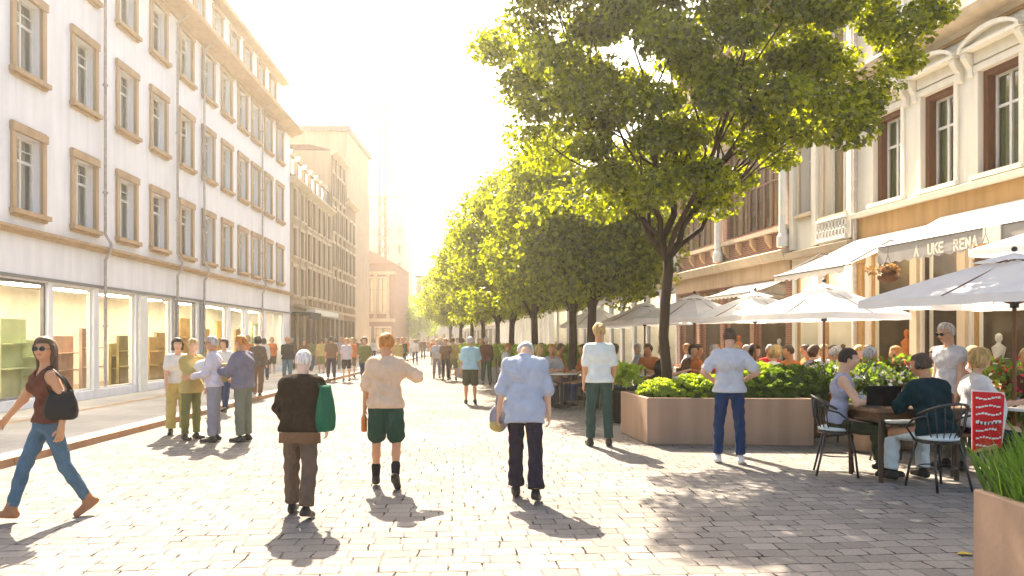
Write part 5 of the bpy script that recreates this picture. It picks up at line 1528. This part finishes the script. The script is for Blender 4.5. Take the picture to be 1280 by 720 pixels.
# woman with handbag, left
W_Y = 7.0
o, J = hero('woman in a rust brown vest top and blue jeans striding past the shop windows', 60, W_Y, R(142),
    dict(H=1.66, fem=True, lean=3, head_p=-4, head_y=42, legR=(22, 4, 6), legL=(-15, 2, 16), footR=-12, footL=28, armL=(-14, 22, 28, 8), armR=(24, 26, 8, 30)),
    LOOK(skin=MAT['skin_tan'], hair=MAT['hair_brown'], hair_style='long', top=MAT['rust_top'], top_name='vest_top', sleeve=0, bottom=MAT['jeans'], bottom_name='jeans', shoe=MAT['tan_leather'], boot=True, glasses=True, hem=-.01, top_gap=.010, neck_deep=1.5, neck_fwd=.06, neck_r=.075, flare=.047, bottom_gap=.006))
S = J['SL']
def handbag(name, label, cat, m1, o, base, w, h, d, strap_top, rz, straps=2, loopw=.10, rnd=.3):
    b = thing(name, label, cat, base, rz)
    m = MB(); n = 9; V = []; lv = [(0, .80), (.08, .98), (.3, 1.04), (.6, .98), (.88, .80), (1, .72)]
    for z, k in lv:
        for i in range(16):
            a = 2 * math.pi * i / 16; c, s_ = math.cos(a), math.sin(a)
            x = w / 2 * k * math.copysign(abs(c) ** .6, c); y = d / 2 * (k if z < .6 else 1.5 * (1.12 - z)) * math.copysign(abs(s_) ** .6, s_)
            V.append((x, y, z * h + .012 * math.cos(2 * a) * (z > .9)))
    F = [(j * 16 + i, j * 16 + (i + 1) % 16, (j + 1) * 16 + (i + 1) % 16, (j + 1) * 16 + i) for j in range(len(lv) - 1) for i in range(16)] + [tuple(range(16))[::-1], tuple(range(80, 96))]
    m.add(V, F); m.build('bag_body', m1, b, smooth=True)
    inv = Matrix.Rotation(-rz, 3, 'Z'); T = inv @ (Vector(strap_top) - Vector(base))
    for i in range(straps):
        y = (i - (straps - 1) / 2) * d * .5
        m = MB(); a = Vector((-w * .32, y, h * .93)); c = Vector((w * .32, y, h * .93))
        pts = [a, a.lerp(T, .55) + Vector((-loopw * .4, y * .3, 0)), T + Vector((-.035, y * .2, -.02)), T + Vector((0, y * .2, .008)), T + Vector((.035, y * .2, -.02)), c.lerp(T, .55) + Vector((loopw * .4, y * .3, 0)), c]
        m.tube(pts, .011, 6, flat=.5); m.build('strap', m1, b, smooth=True)
    return b
bpy.context.view_layer.update()
sh = on(o, J, J['SL']); 
el = on(o, J, J['EL'])
# handbag hangs at her left side (right in the photo)
bag_base = Vector((sh.x + .10, sh.y - .02, .93))
handbag('handbag', 'black leather handbag hanging from the shoulder of the striding woman', 'handbag', MAT['black_leather'], o, bag_base, .27, .26, .13, (sh.x - .02, sh.y, sh.z + .062), R(10))

# bald old man with green bag
o, J = hero('white haired man in a dark brown cardigan walking away with green bag', 375, 7.12, R(-4),
    dict(H=1.54, w=1.08, lean=7, head_p=14, legL=(8, 3, 4), legR=(-6, 4, 14), footR=14, armL=(10, 16, 45, -6), armR=(6, 12, 30, -2), belly=.03),
    LOOK(skin=MAT['skin_pale'], hair=MAT['hair_white'], hair_style='crop', top=MAT['dark_brown_knit'], top_name='cardigan', sleeve=1.75, bottom=MAT['taupe'], bottom_cut=1.93, flare=.062, bottom_gap=.02, hem=.06, top_gap=.024, fold=.007))
m = MB()
ring0 = [tuple(J['P'] + J['rt'] * math.cos(a) * .192 + J['fw'] * math.sin(a) * .148 + J['up'] * (-.055)) for a in np.linspace(0, 2 * math.pi, 25)]
V = [p for p in ring0[:-1]] + [(p[0] * 1.02, p[1] * 1.02, p[2] - .10) for p in ring0[:-1]]
m.add(V, [(i, (i + 1) % 24, 24 + (i + 1) % 24, 24 + i) for i in range(24)])
m.build('shirt_tail', MAT['brown_cloth'], o, smooth=True)
bpy.context.view_layer.update()
sh = on(o, J, J['SR'])
handbag('shoulder_bag', 'green cloth bag hanging from the right shoulder of the white haired man', 'bag', MAT['bottle_green'], o, (sh.x + .085, sh.y - .06, .80), .20, .42, .13, (sh.x - .02, sh.y + .01, sh.z + .075), R(65), straps=1, loopw=.02)

# man in shorts
o, J = hero('man in a loose cream t-shirt and dark green shorts walking away, elbow raised', 482, 8.5, R(2),
    dict(H=1.68, lean=3, head_p=8, head_y=-6, legL=(4, 3, 3), legR=(2, 5, 32), footR=42, armL=(2, 12, 8, 6), armR=(22, 50, 105, -34)),
    LOOK(hair=MAT['hair_ginger'], hair_style='full', top=MAT['white_tee'], top_name='t_shirt', sleeve=.85, hem=.05, top_gap=.026, bottom=MAT['forest'], bottom_name='shorts', bottom_cut=.82, bottom_gap=.03, shoe=MAT['black_shoe'], sock=MAT['black_cloth'], sock_h=.30, fold=.008, skin=MAT['skin_tan'], waist_cut=.08))
bpy.context.view_layer.update()
wl = on(o, J, J['WL'])
m = MB(); m.lathe([(.030, 0), (.034, .02), (.034, .15), (.018, .19), (.016, .22), (.020, .23)], n=12)
bt = m.build('drink_bottle', MAT['orange_cloth'], smooth=True, loc=(wl.x - .01, wl.y + .02, wl.z - .26)); tag(bt, 'orange drink bottle in the lowered hand of the man in shorts', 'bottle')

# man in light blue shirt, head bowed
o, J = hero('man in a long light blue shirt and dark trousers walking away, head bowed', 656, 7.85, R(-3),
    dict(H=1.74, w=1.04, lean=13, head_p=78, legL=(10, 1, 4), legR=(-7, 3, 14), footR=16, footL=-4, armL=(2, 14, 16, 8), armR=(0, 12, 12, 4)),
    LOOK(hair=MAT['hair_grey'], hair_style='short', top=MAT['light_blue'], sleeve=.98, hem=.16, top_gap=.024, bottom=MAT['plum_black'], bottom_gap=.018, flare=.075, fold=.009, collar=MAT['light_blue']))
bpy.context.view_layer.update()
sh = on(o, J, J['SL']); wl = on(o, J, J['WL'])
b = thing('round_bag', 'round cream and grey bag at the left hip of the man in light blue', 'bag', (wl.x - .0, wl.y + .10, wl.z - .06), 0)
m = MB(); m.ball((0, 0, 0), (.105, .07, .15), 16, 10); m.build('bag_body', MAT['mid_grey'], b, smooth=True)
m = MB(); m.ball((-.02, -.006, -.07), (.085, .072, .075), 14, 8); m.build('lower_panel', MAT['ochre'], b, smooth=True)
m = MB(); m.tube([(-.03, 0, .12), (-.02, -.02, .26), (.0, -.06, .20), (.05, 0, .12)], .010, 6); m.build('strap', MAT['mid_grey'], b, smooth=True)

# man in white t-shirt
o, J = hero('fair haired man in white t-shirt and dark green trousers, back turned', 749, 11.85, R(4),
    dict(H=1.89, w=.98, lean=0, head_p=2, legL=(2, 4, 2), legR=(-3, 4, 4), armL=(-4, 9, 18, 2), armR=(-6, 10, 22, -2)),
    LOOK(hair=MAT['hair_blond'], hair_style='bun', top=MAT['mint_white'], top_name='t_shirt', sleeve=.75, hem=.03, top_gap=.020, bottom=MAT['dark_green_trousers'], skin=MAT['skin_tan'], bottom_gap=.018))
# man at the planter, hands on hips
o, J = hero('man in grey t-shirt and navy jeans, hands on hips, before the long planter', 912, 10.2, R(-12),
    dict(H=1.80, w=1.04, lean=-1, head_p=20, head_y=-5, legL=(2, 6, 2), legR=(-1, 5, 3), armL=(-18, 34, 75, -30), armR=(-18, 34, 78, -32)),
    LOOK(hair=MAT['hair_brown'], hair_style='crop', top=MAT['grey_tee'], top_name='t_shirt', sleeve=.72, hem=.02, top_gap=.022, bottom=MAT['navy'], bottom_name='jeans', shoe=MAT['white_shoe'], skin=MAT['skin_light'], bottom_gap=.012, fold=.007))
# trio on the left
hero('woman in a white top and ochre trousers at the left of the talking group', 222, 13.3, R(205),
    dict(H=1.66, fem=True, armL=(20, 8, 50, -10), armR=(10, 8, 20, 2)), LOOK(hair=MAT['hair_dark'], hair_style='bob', top=MAT['white_cloth'], bottom=MAT['ochre'], flare=.06, bottom_gap=.03, hem=0, top_gap=.018), .015)
o_b, J_b = hero('woman in an ochre jacket with a white bundle standing before the shop windows', 239, 12.6, R(-120),
    dict(H=1.65, fem=True, armL=(45, 8, 60, -20), armR=(40, 8, 70, -14)), LOOK(hair=MAT['hair_blond'], hair_style='short', top=MAT['ochre'], top_name='jacket', sleeve=1.85, hem=.12, top_gap=.03, bottom=MAT['olive'], bottom_gap=.012, fold=.008), .015)
hero('man in pale lilac shirt and grey trousers, second from right of the talking group', 268, 12.3, R(102),
    dict(H=1.70, lean=2, belly=.04, armL=(20, 8, 60, -6), armR=(5, 12, 20, 4), legL=(3, 3, 3)), LOOK(hair=MAT['hair_grey'], hair_style='crop', top=MAT['lilac_white'], sleeve=1.8, hem=.02, top_gap=.022, bottom=MAT['mid_grey'], bottom_gap=.02, glasses=True, fold=.007, skin=MAT['skin_tan'], collar=MAT['lilac_white']), .015)
o, J = hero('man in slate grey jacket and olive trousers, rightmost of the talking group', 304, 12.35, R(78),
    dict(H=1.71, w=1.1, belly=.04, armL=(28, 10, 70, -12), armR=(12, 14, 55, 0)), LOOK(hair=MAT['hair_ginger'], hair_style='short', top=MAT['slate'], top_name='jacket', sleeve=1.8, hem=.06, top_gap=.035, bottom=MAT['khaki'], bottom_gap=.02, fold=.009, skin=MAT['skin_tan']), .015)
bpy.context.view_layer.update()
b = thing('paper_parcel', 'amber paper parcel held by the man in the slate jacket', 'parcel', (on(o, J, J['WL']) + on(o, J, J['WR'])) / 2 + Vector((-.06, -.06, -.12)), .3)
m = MB(); m.lathe([(.06, 0), (.09, .02), (.11, .14), (.10, .24), (.12, .30), (.07, .31)], n=9); m.build('wrapping', MAT['ochre'], b)
b = thing('white_bundle', 'white cloth bundle carried by the woman in the ochre jacket', 'bundle', (on(o_b, J_b, J_b['WL']) + on(o_b, J_b, J_b['WR'])) / 2 + Vector((0, -.04, .02)), 0)
m = MB(); m.ball((0, 0, 0), (.20, .14, .13), 16, 10); m.ball((.08, .03, .05), (.12, .10, .10), 12, 8); m.build('cloth', MAT['white_cloth'], b, smooth=True)
# figures at the near table
SC = 1.05
o, J = hero('seated man in a grey tank top at the brown table, facing the laptop', 1046, 9.35, R(-112),
    dict(H=1.82, w=1.02, lean=8, head_p=12, head_y=0, legL=(84, 10, 80), legR=(82, 8, 74), armL=(42, 10, 62, -14), armR=(38, 12, 64, -10)),
    LOOK(hair=MAT['hair_dark'], hair_style='crop', top=MAT['tank_grey'], top_name='tank_top', sleeve=0, hem=.02, top_gap=.014, bottom=MAT['olive_dark'], bottom_gap=.022, skin=MAT['skin_light']), .0125, SC)
o.location.z = .035
o, J = hero('seated man in a dark petrol t-shirt, back turned, at the brown table', 1172, 8.50, R(16),
    dict(H=1.90, w=1.16, lean=16, head_p=14, head_y=32, legL=(84, 12, 84), legR=(84, 14, 84), armL=(44, 16, 58, -8), armR=(46, 14, 60, -10), belly=.02),
    LOOK(hair=MAT['hair_brown'], hair_style='short', top=MAT['petrol'], top_name='t_shirt', sleeve=.85, hem=.04, top_gap=.03, bottom=MAT['cushion'], bottom_gap=.022, skin=MAT['skin_tan'], fold=.008), .0125, 1.0)
o.location.z = .02
hd = on(o, J, J['head'])
bpy.context.view_layer.update()
hp = thing('headphones', 'dark headphones on the head of the man in dark petrol', 'headphones', o.matrix_basis @ Vector(J['head']), R(16 + 32))
m = MB(); m.tube([(.098 * math.cos(t), 0, .118 * math.sin(t)) for t in np.linspace(0, math.pi, 11)], .010, 6); m.build('headband', MAT['black_gloss'], hp, smooth=True)
for sx in (-1, 1):
    m = MB(); m.ball((sx * .098, 0, -.01), (.02, .036, .042), 10, 8); m.build('ear_cup', MAT['black_gloss'], hp, smooth=True)
hero('grey haired man in a pale lavender vest standing behind the seated man in petrol', 1190, 9.75, R(100),
    dict(H=1.86, w=1.0, lean=4, head_p=16, head_y=8, armL=(6, 8, 16, 2), armR=(6, 8, 24, 0), belly=.03), LOOK(hair=MAT['hair_grey'], hair_style='short', top=MAT['grey_tee'], top_name='vest', sleeve=.18, hem=.05, top_gap=.018, bottom=MAT['khaki'], glasses=True, skin=MAT['skin_light']))
hero('walker in sky blue shirt and dark shorts in the middle distance', 588, 19.6, R(3),
    dict(H=1.72, w=1.05, legL=(8, 3, 6), legR=(-6, 3, 22), footR=20, head_p=10), LOOK(hair=MAT['hair_grey'], hair_style='short', top=MAT['sky_blue'], sleeve=.7, hem=.04, top_gap=.035, bottom=MAT['olive_dark'], bottom_name='shorts', bottom_cut=.85, bottom_gap=.03, skin=MAT['skin_tan']), .018)

# ------------------------------------------------------------------ background people: a few low detail figures, copied
TOPS = ['white_cloth', 'brown_cloth', 'orange_cloth', 'black_cloth', 'light_blue', 'ochre', 'taupe', 'mid_grey', 'lilac_white', 'rust_top', 'olive']
TN = {'white_cloth': 'white', 'brown_cloth': 'brown', 'orange_cloth': 'orange', 'black_cloth': 'black', 'light_blue': 'light blue', 'ochre': 'ochre', 'red_cloth': 'red', 'taupe': 'taupe', 'mid_grey': 'grey', 'lilac_white': 'lilac', 'rust_top': 'rust', 'olive': 'olive', 'navy': 'navy', 'taupe': 'taupe', 'jeans': 'denim', 'slate': 'slate', 'plum_black': 'dark', 'khaki': 'khaki', 'forest': 'green'}
BOT = ['navy', 'plum_black', 'taupe', 'jeans', 'slate', 'olive', 'brown_cloth', 'khaki', 'black_cloth', 'forest', 'navy']
HAIR = ['hair_brown', 'hair_dark', 'hair_blond', 'hair_ginger', 'hair_grey']
protos = []
for i in range(11):
    fem = i % 2 == 0; r_ = random.Random(i)
    st = r_.choice([10, 16, 22])
    pose = dict(H=1.70 + .02 * (i % 4), fem=fem, w=1.0, legL=(st, 3, 4), legR=(-st * .7, 3, st * .9), footR=st * 1.2, footL=-st * .5, armL=(-st * .7, 8, 14, 2), armR=(st, 8, 22, 2), head_p=6)
    if i in (3, 7): pose.update(legL=(2, 3, 2), legR=(-2, 4, 2), footL=0, footR=0, armL=(20, 6, 60, -8), armR=(4, 8, 12, 2))
    o = thing('person', 'x', 'person')
    short = i in (2, 5, 8)
    make_person(o, pose, LOOK(skin=MAT[['skin_light', 'skin_tan'][i % 2]], hair=MAT[HAIR[i % 5]], hair_style='bob' if fem else 'short', top=MAT[TOPS[i]], top_name='top', bottom=MAT[BOT[i]], bottom_name='shorts' if short else 'trousers', bottom_cut=.8 if short else 1.9, sleeve=[.7, 1.8][i % 3 == 0], hem=.04, top_gap=.025, bottom_gap=.018), .028, hero=False)
    protos.append((o, TN[TOPS[i]], TN[BOT[i]] + (' shorts' if short else ' trousers')))
sit_p = []
SB = ['orange_cloth', 'white_cloth', 'red_cloth', 'brown_cloth', 'grey_tee', 'black_cloth', 'rust_top', 'light_blue']
SN = ['orange', 'white', 'red', 'brown', 'grey', 'black', 'rust', 'light blue']
for i in range(8):
    o = thing('person', 'x', 'person')
    make_person(o, dict(H=1.76, fem=i % 2 == 1, lean=8 + 3 * (i % 3), head_p=8, head_y=[-20, 15, 0, 30][i % 4], legL=(86, 8, 84), legR=(84, 6, 78), armL=(35, 12, 60, -12), armR=(30 + 10 * (i % 3), 10, 70, -10)),
                LOOK(skin=MAT[['skin_tan', 'skin_light'][i % 2]], hair=MAT[HAIR[(i * 2) % 5]], hair_style='bob' if i % 2 else 'short', top=MAT[SB[i]], top_name='top', bottom=MAT[BOT[i]], sleeve=.7, hem=.04, top_gap=.022), .026, hero=False)
    sit_p.append((o, SN[i]))

walk = [  # column, depth, heading in degrees, variant
 (330, 30, 20, 0), (359, 29, 5, 3), (340, 35, 190, 2), (380, 33, 200, 1), (389, 38, 0, 10), (402, 36, 10, 5), (408, 43, 180, 9),
 (414, 30.5, 15, 1), (420, 47, 0, 0), (427, 40, 185, 7), (433, 30, 190, 8), (440, 33, 5, 2), (437, 52, 0, 4), (445, 60, 180, 6), (399, 52, 0, 8), (384, 46, 170, 4), (365, 40, 10, 9), (352, 45, 0, 5), (412, 60, 185, 10),
 (456, 26, 175, 10), (452, 45, 0, 1), (497, 34, 185, 5), (503, 35.5, 180, 3), (508, 58, 0, 2), (514, 70, 180, 4), (519, 52, 10, 0), (524, 85, 0, 6), (529, 64, 185, 9), (535, 95, 0, 1), (541, 50, 175, 2), (546, 32.5, 190, 4), (551, 42, 0, 7), (557, 30.5, 180, 1), (566, 31, 5, 5),
 (572, 45, 185, 0), (561, 62, 0, 8), (554, 78, 180, 3), (548, 100, 0, 9), (578, 38, 10, 10), (602, 36, 175, 2), (608, 27.5, 5, 9), (599, 50, 180, 6), (540, 120, 0, 0), (517, 105, 180, 7), (531, 118, 0, 5), (493, 80, 0, 1), (488, 62, 185, 8), (478, 70, 0, 3), (467, 55, 180, 0), (281, 17.2, 170, 0), (322, 21.5, 10, 6), (310, 26, 180, 2)]
def where(x, Y):
    if x < 300: return 'behind the talking group'
    if x < 362: return 'by the white building\'s last shops'
    if x < 400: return 'before the dormered houses'
    if x < 448: return 'before the tall brown building'
    if x < 495: return 'below the red brick gable building'
    if x < 530: return 'in the bright street middle'
    if x < 570: return 'left of the sky blue shirt'
    return 'beside the tree row'
seen = {}
used = [False] * 11
rows = sorted(walk, key=lambda w_: w_[1])
for x, Y, hd_, v in rows:
    p, tn, bn = protos[v]
    o = p if not used[v] else copy_tree(p); used[v] = True
    o.location = px(x, Y, .10 if x < 300 and False else 0); o.rotation_euler = (0, 0, R(hd_)); s_ = .97 + .06 * random.random(); o.scale = (s_, s_, s_)
    dist = 'passer-by' if Y < 30 else ('small walker' if Y < 55 else 'tiny figure')
    wy_ = 'leaving' if abs(hd_) < 60 else 'approaching'
    L_ = f'{dist} in {tn} top and {bn} {wy_} {where(x, Y)}'
    if L_ in seen: L_ = L_.replace(' in ', ' farther off in ', 1)
    seen[L_] = 1
    o['label'] = L_; o['group'] = 'passers-by down the street'
for i, u_ in enumerate(used):
    if not u_: o = protos[i][0]; o.location = px(560 + i, 70); o['label'] = f'distant passer-by in {protos[i][1]} top beyond the tree row'; o['group'] = 'passers-by down the street'

# ---- terrace tables, chairs and guests in the background
def simple_chair():
    o = thing('cafe_chair', 'x', 'chair')
    m = MB(); m.box(-.21, .21, -.20, .21, .43, .465); m.build('seat', MAT['wood_brown'], o, bevel=.01)
    m = MB(); m.box(-.20, .20, -.235, -.20, .62, .90); m.build('backrest', MAT['wood_brown'], o, bevel=.01)
    for sx in (-1, 1):
        m = MB(); m.tube([(sx * .18, -.22, 0), (sx * .18, -.20, .44), (sx * .18, -.23, .9)], .015, 6); m.build('leg', MAT['dark_metal'], o)
        m = MB(); m.tube([(sx * .18, .18, 0), (sx * .18, .18, .44)], .015, 6); m.build('leg', MAT['dark_metal'], o)
    return o
def simple_table():
    o = thing('terrace_table', 'x', 'table')
    m = MB(); m.lathe([(.36, .72), (.38, .725), (.38, .75)], n=20); m.build('tabletop', MAT['white_card'], o)
    m = MB(); m.tube([(0, 0, .02), (0, 0, .72)], .025, 8); m.build('pedestal', MAT['dark_metal'], o)
    m = MB(); m.lathe([(.22, 0), (.22, .02), (.04, .04)], n=16); m.build('foot', MAT['dark_metal'], o)
    return o
ch0, tb0 = simple_chair(), simple_table()
spots = [ # table column, depth, place words, guests: (angle around table, variant)
 (702, 18.6, 'left of the man in the white shirt', [(200, 1), (20, 0), (110, 4)]),
 (728, 21.0, 'before the nearest hedge box', [(180, 0), (0, 3)]),
 (676, 22.5, 'right of the light blue shirt', [(190, 7), (10, 6)]),
 (655, 26.5, 'at the tree trunks of the far row', [(180, 4), (0, 0)]),
 (800, 18.0, 'left of the big tree trunk', [(180, 3), (60, 0), (330, 1)]),
 (862, 16.8, 'just right of the big tree trunk', [(170, 5), (350, 2), (70, 3)]),
 (955, 15.2, 'behind the taller green bush', [(185, 6), (20, 0), (90, 3)]),
 (1000, 14.6, 'behind the broad dark bush', [(200, 1), (340, 0)]),
 (1085, 13.4, 'behind the open laptop', [(170, 2), (10, 4), (80, 1)]),
 (1125, 12.2, 'behind the seated petrol shirt', [(190, 2), (340, 5)]),
 (1245, 11.2, 'behind the red menu board', [(180, 2), (0, 0), (90, 1)]),
 (1290, 9.2, 'behind the tall grass', [(170, 1), (60, 6)]),
 (835, 22.5, 'far behind the big tree trunk', [(180, 0), (0, 4)]),
 (905, 17.4, 'behind the man with hands on hips', [(180, 0), (0, 2), (90, 4)]),
 (975, 17.6, 'under the parasol behind the two bushes', [(180, 3), (0, 0), (95, 2)]),
 (1050, 15.6, 'behind the man in the grey tank top', [(180, 5), (0, 0), (100, 1)]),
 (772, 22.0, 'behind the dark round pot', [(180, 2), (0, 7)])]
GS = 1.12; cu = tu = False; su = [False] * 8
for ti, (x, Y, wds, gs) in enumerate(spots):
    t = tb0 if not tu else copy_tree(tb0); tu = True
    c = px(x, Y); t.location = c; t.scale = (GS,) * 3; t['label'] = f'round white terrace table {wds}'; t['group'] = 'round tables on the terrace'
    for gi, (an, v) in enumerate(gs):
        a = R(an); p = c + Vector((math.cos(a), math.sin(a), 0)) * .72
        rz = math.atan2(c.y - p.y, c.x - p.x) - math.pi / 2
        k = ch0 if not cu else copy_tree(ch0); cu = True
        side = ['right', 'far right', 'back', 'left', 'near left', 'front'][int(((an + 20) % 360) // 60)]
        k.location = p; k.scale = (GS,) * 3; k.rotation_euler = (0, 0, rz); k['group'] = 'wooden chairs on the terrace'
        k['label'] = f'wooden chair, {side} of the table {wds}'
        g_ = sit_p[v][0] if not su[v] else copy_tree(sit_p[v][0]); su[v] = True
        g_.location = p; g_.scale = (GS,) * 3; g_.rotation_euler = (0, 0, rz)
        g_['label'] = f'guest in {sit_p[v][1]}, {side} of the table {wds}'; g_['group'] = 'guests seated on the terrace'
    m = MB(); m.lathe([(.03, 0), (.035, .09), (.012, .13), (.012, .17)], n=10)
    bo = m.build('table_bottle', MAT[['orange_cloth', 'white_card', 'red_sign'][ti % 3]], loc=c + Vector((.08, .05, .751 * GS)), smooth=True)
    tag(bo, f'small {["orange", "white", "red"][ti % 3]} bottle on the table {wds}', 'bottle', 'bottles on the terrace tables')
for ti in (5, 6, 7, 8, 9, 10, 11, 4):
    x, Y, wds, _g = spots[ti]
    for q in range(2):
        m = MB(); m.lathe([(.03, 0), (.038, .01), (.040, .10), (.037, .10), (.034, .015)], n=12)
        tag(m.build('cup', MAT[['white_card', 'mid_grey'][q]], loc=px(x, Y) + Vector((-.16 + .1 * q, [-.18, .2][q], .751 * GS)), smooth=True), f'{["white", "grey"][q]} cup on the table {wds}', 'cup', 'cups on the terrace tables')
# guests stand slightly off the seat height: settle every seated copy so the hips rest on the chair
for o in list(COL.objects):
    if o.get('group') == 'guests seated on the terrace': o.location.z = SEAT_DZ if 'SEAT_DZ' in globals() else 0
# flowers and plant stand in front of the cafe door
def plant_pot(label, x, Y, s=1.0, fl=None, seed=0):
    o = thing('flower_pot', label, 'plant pot', px(x, Y)); o.scale = (s, s, s)
    m = MB(); m.lathe([(.13, 0), (.18, .03), (.22, .38), (.24, .42), (.21, .42), (.20, .36)], n=16); m.build('pot', MAT['corten'], o, smooth=True)
    r_ = random.Random(seed); C = [(r_.gauss(0, .15), r_.gauss(0, .15), .55 + r_.random() * .55, 1) for _ in range(60)]
    leaves_mesh('leaves', C, 26, .07, MAT['bush_dark'], o, spread=(.13, .13, .1), flat=.8, seed=seed)
    if fl: leaves_mesh('blossoms', [c for c in C if c[2] > .7], 10, .055, fl, o, spread=(.15, .15, .11), flat=.9, seed=seed + 1)
WB = mat('white blossom', (.7, .66, .62), .7, .05, 20); RB = mat('red blossom', (.55, .04, .06), .7, .2, 20)
plant_pot('pot of white flowers behind the right end of the long planter', 1022, 13.0, 1.1, WB, 1)
plant_pot('pot of white and red flowers behind the laptop', 1085, 11.2, 1.15, WB, 2)
plant_pot('pot of red flowers beside the seated guests behind the laptop', 1108, 11.6, 1.2, RB, 3)
plant_pot('pot of red flowers at the right behind the menu board', 1262, 9.9, 1.2, RB, 4)
plant_pot('pot of white flowers by the cafe door, far side of the table', 1140, 11.4, 1.1, WB, 5)
for i, (x, Y, z) in enumerate(((1110, 17.0, 3.05), (1232, 14.6, 3.2))):
    o = thing('hanging_basket', ['brown hanging flower basket under the lettered awning', 'brown hanging flower basket at the right end of the lettered awning'][i], 'basket', px(x, Y, z))
    m = MB(); m.ball((0, 0, 0), (.22, .22, .13), 14, 8); m.build('basket', MAT['wood_brown'], o, smooth=True)
    C = [(random.gauss(0, .14), random.gauss(0, .14), .08 + random.random() * .15, 1) for _ in range(30)]
    leaves_mesh('leaves', C, 22, .07, leaf_mat('dry leaves %d' % i, (.18, .08, .03), (.35, .18, .06), (.2, .1, .03), (.35, .2, .06)), o, spread=(.12, .12, .1), flat=.8, seed=i)
    m = MB(); m.tube([(.15, 0, .05), (0, 0, .5)], .006, 4); m.tube([(-.15, 0, .05), (0, 0, .5), (0, 0, .85)], .006, 4); m.build('hanger', MAT['dark_metal'], o)
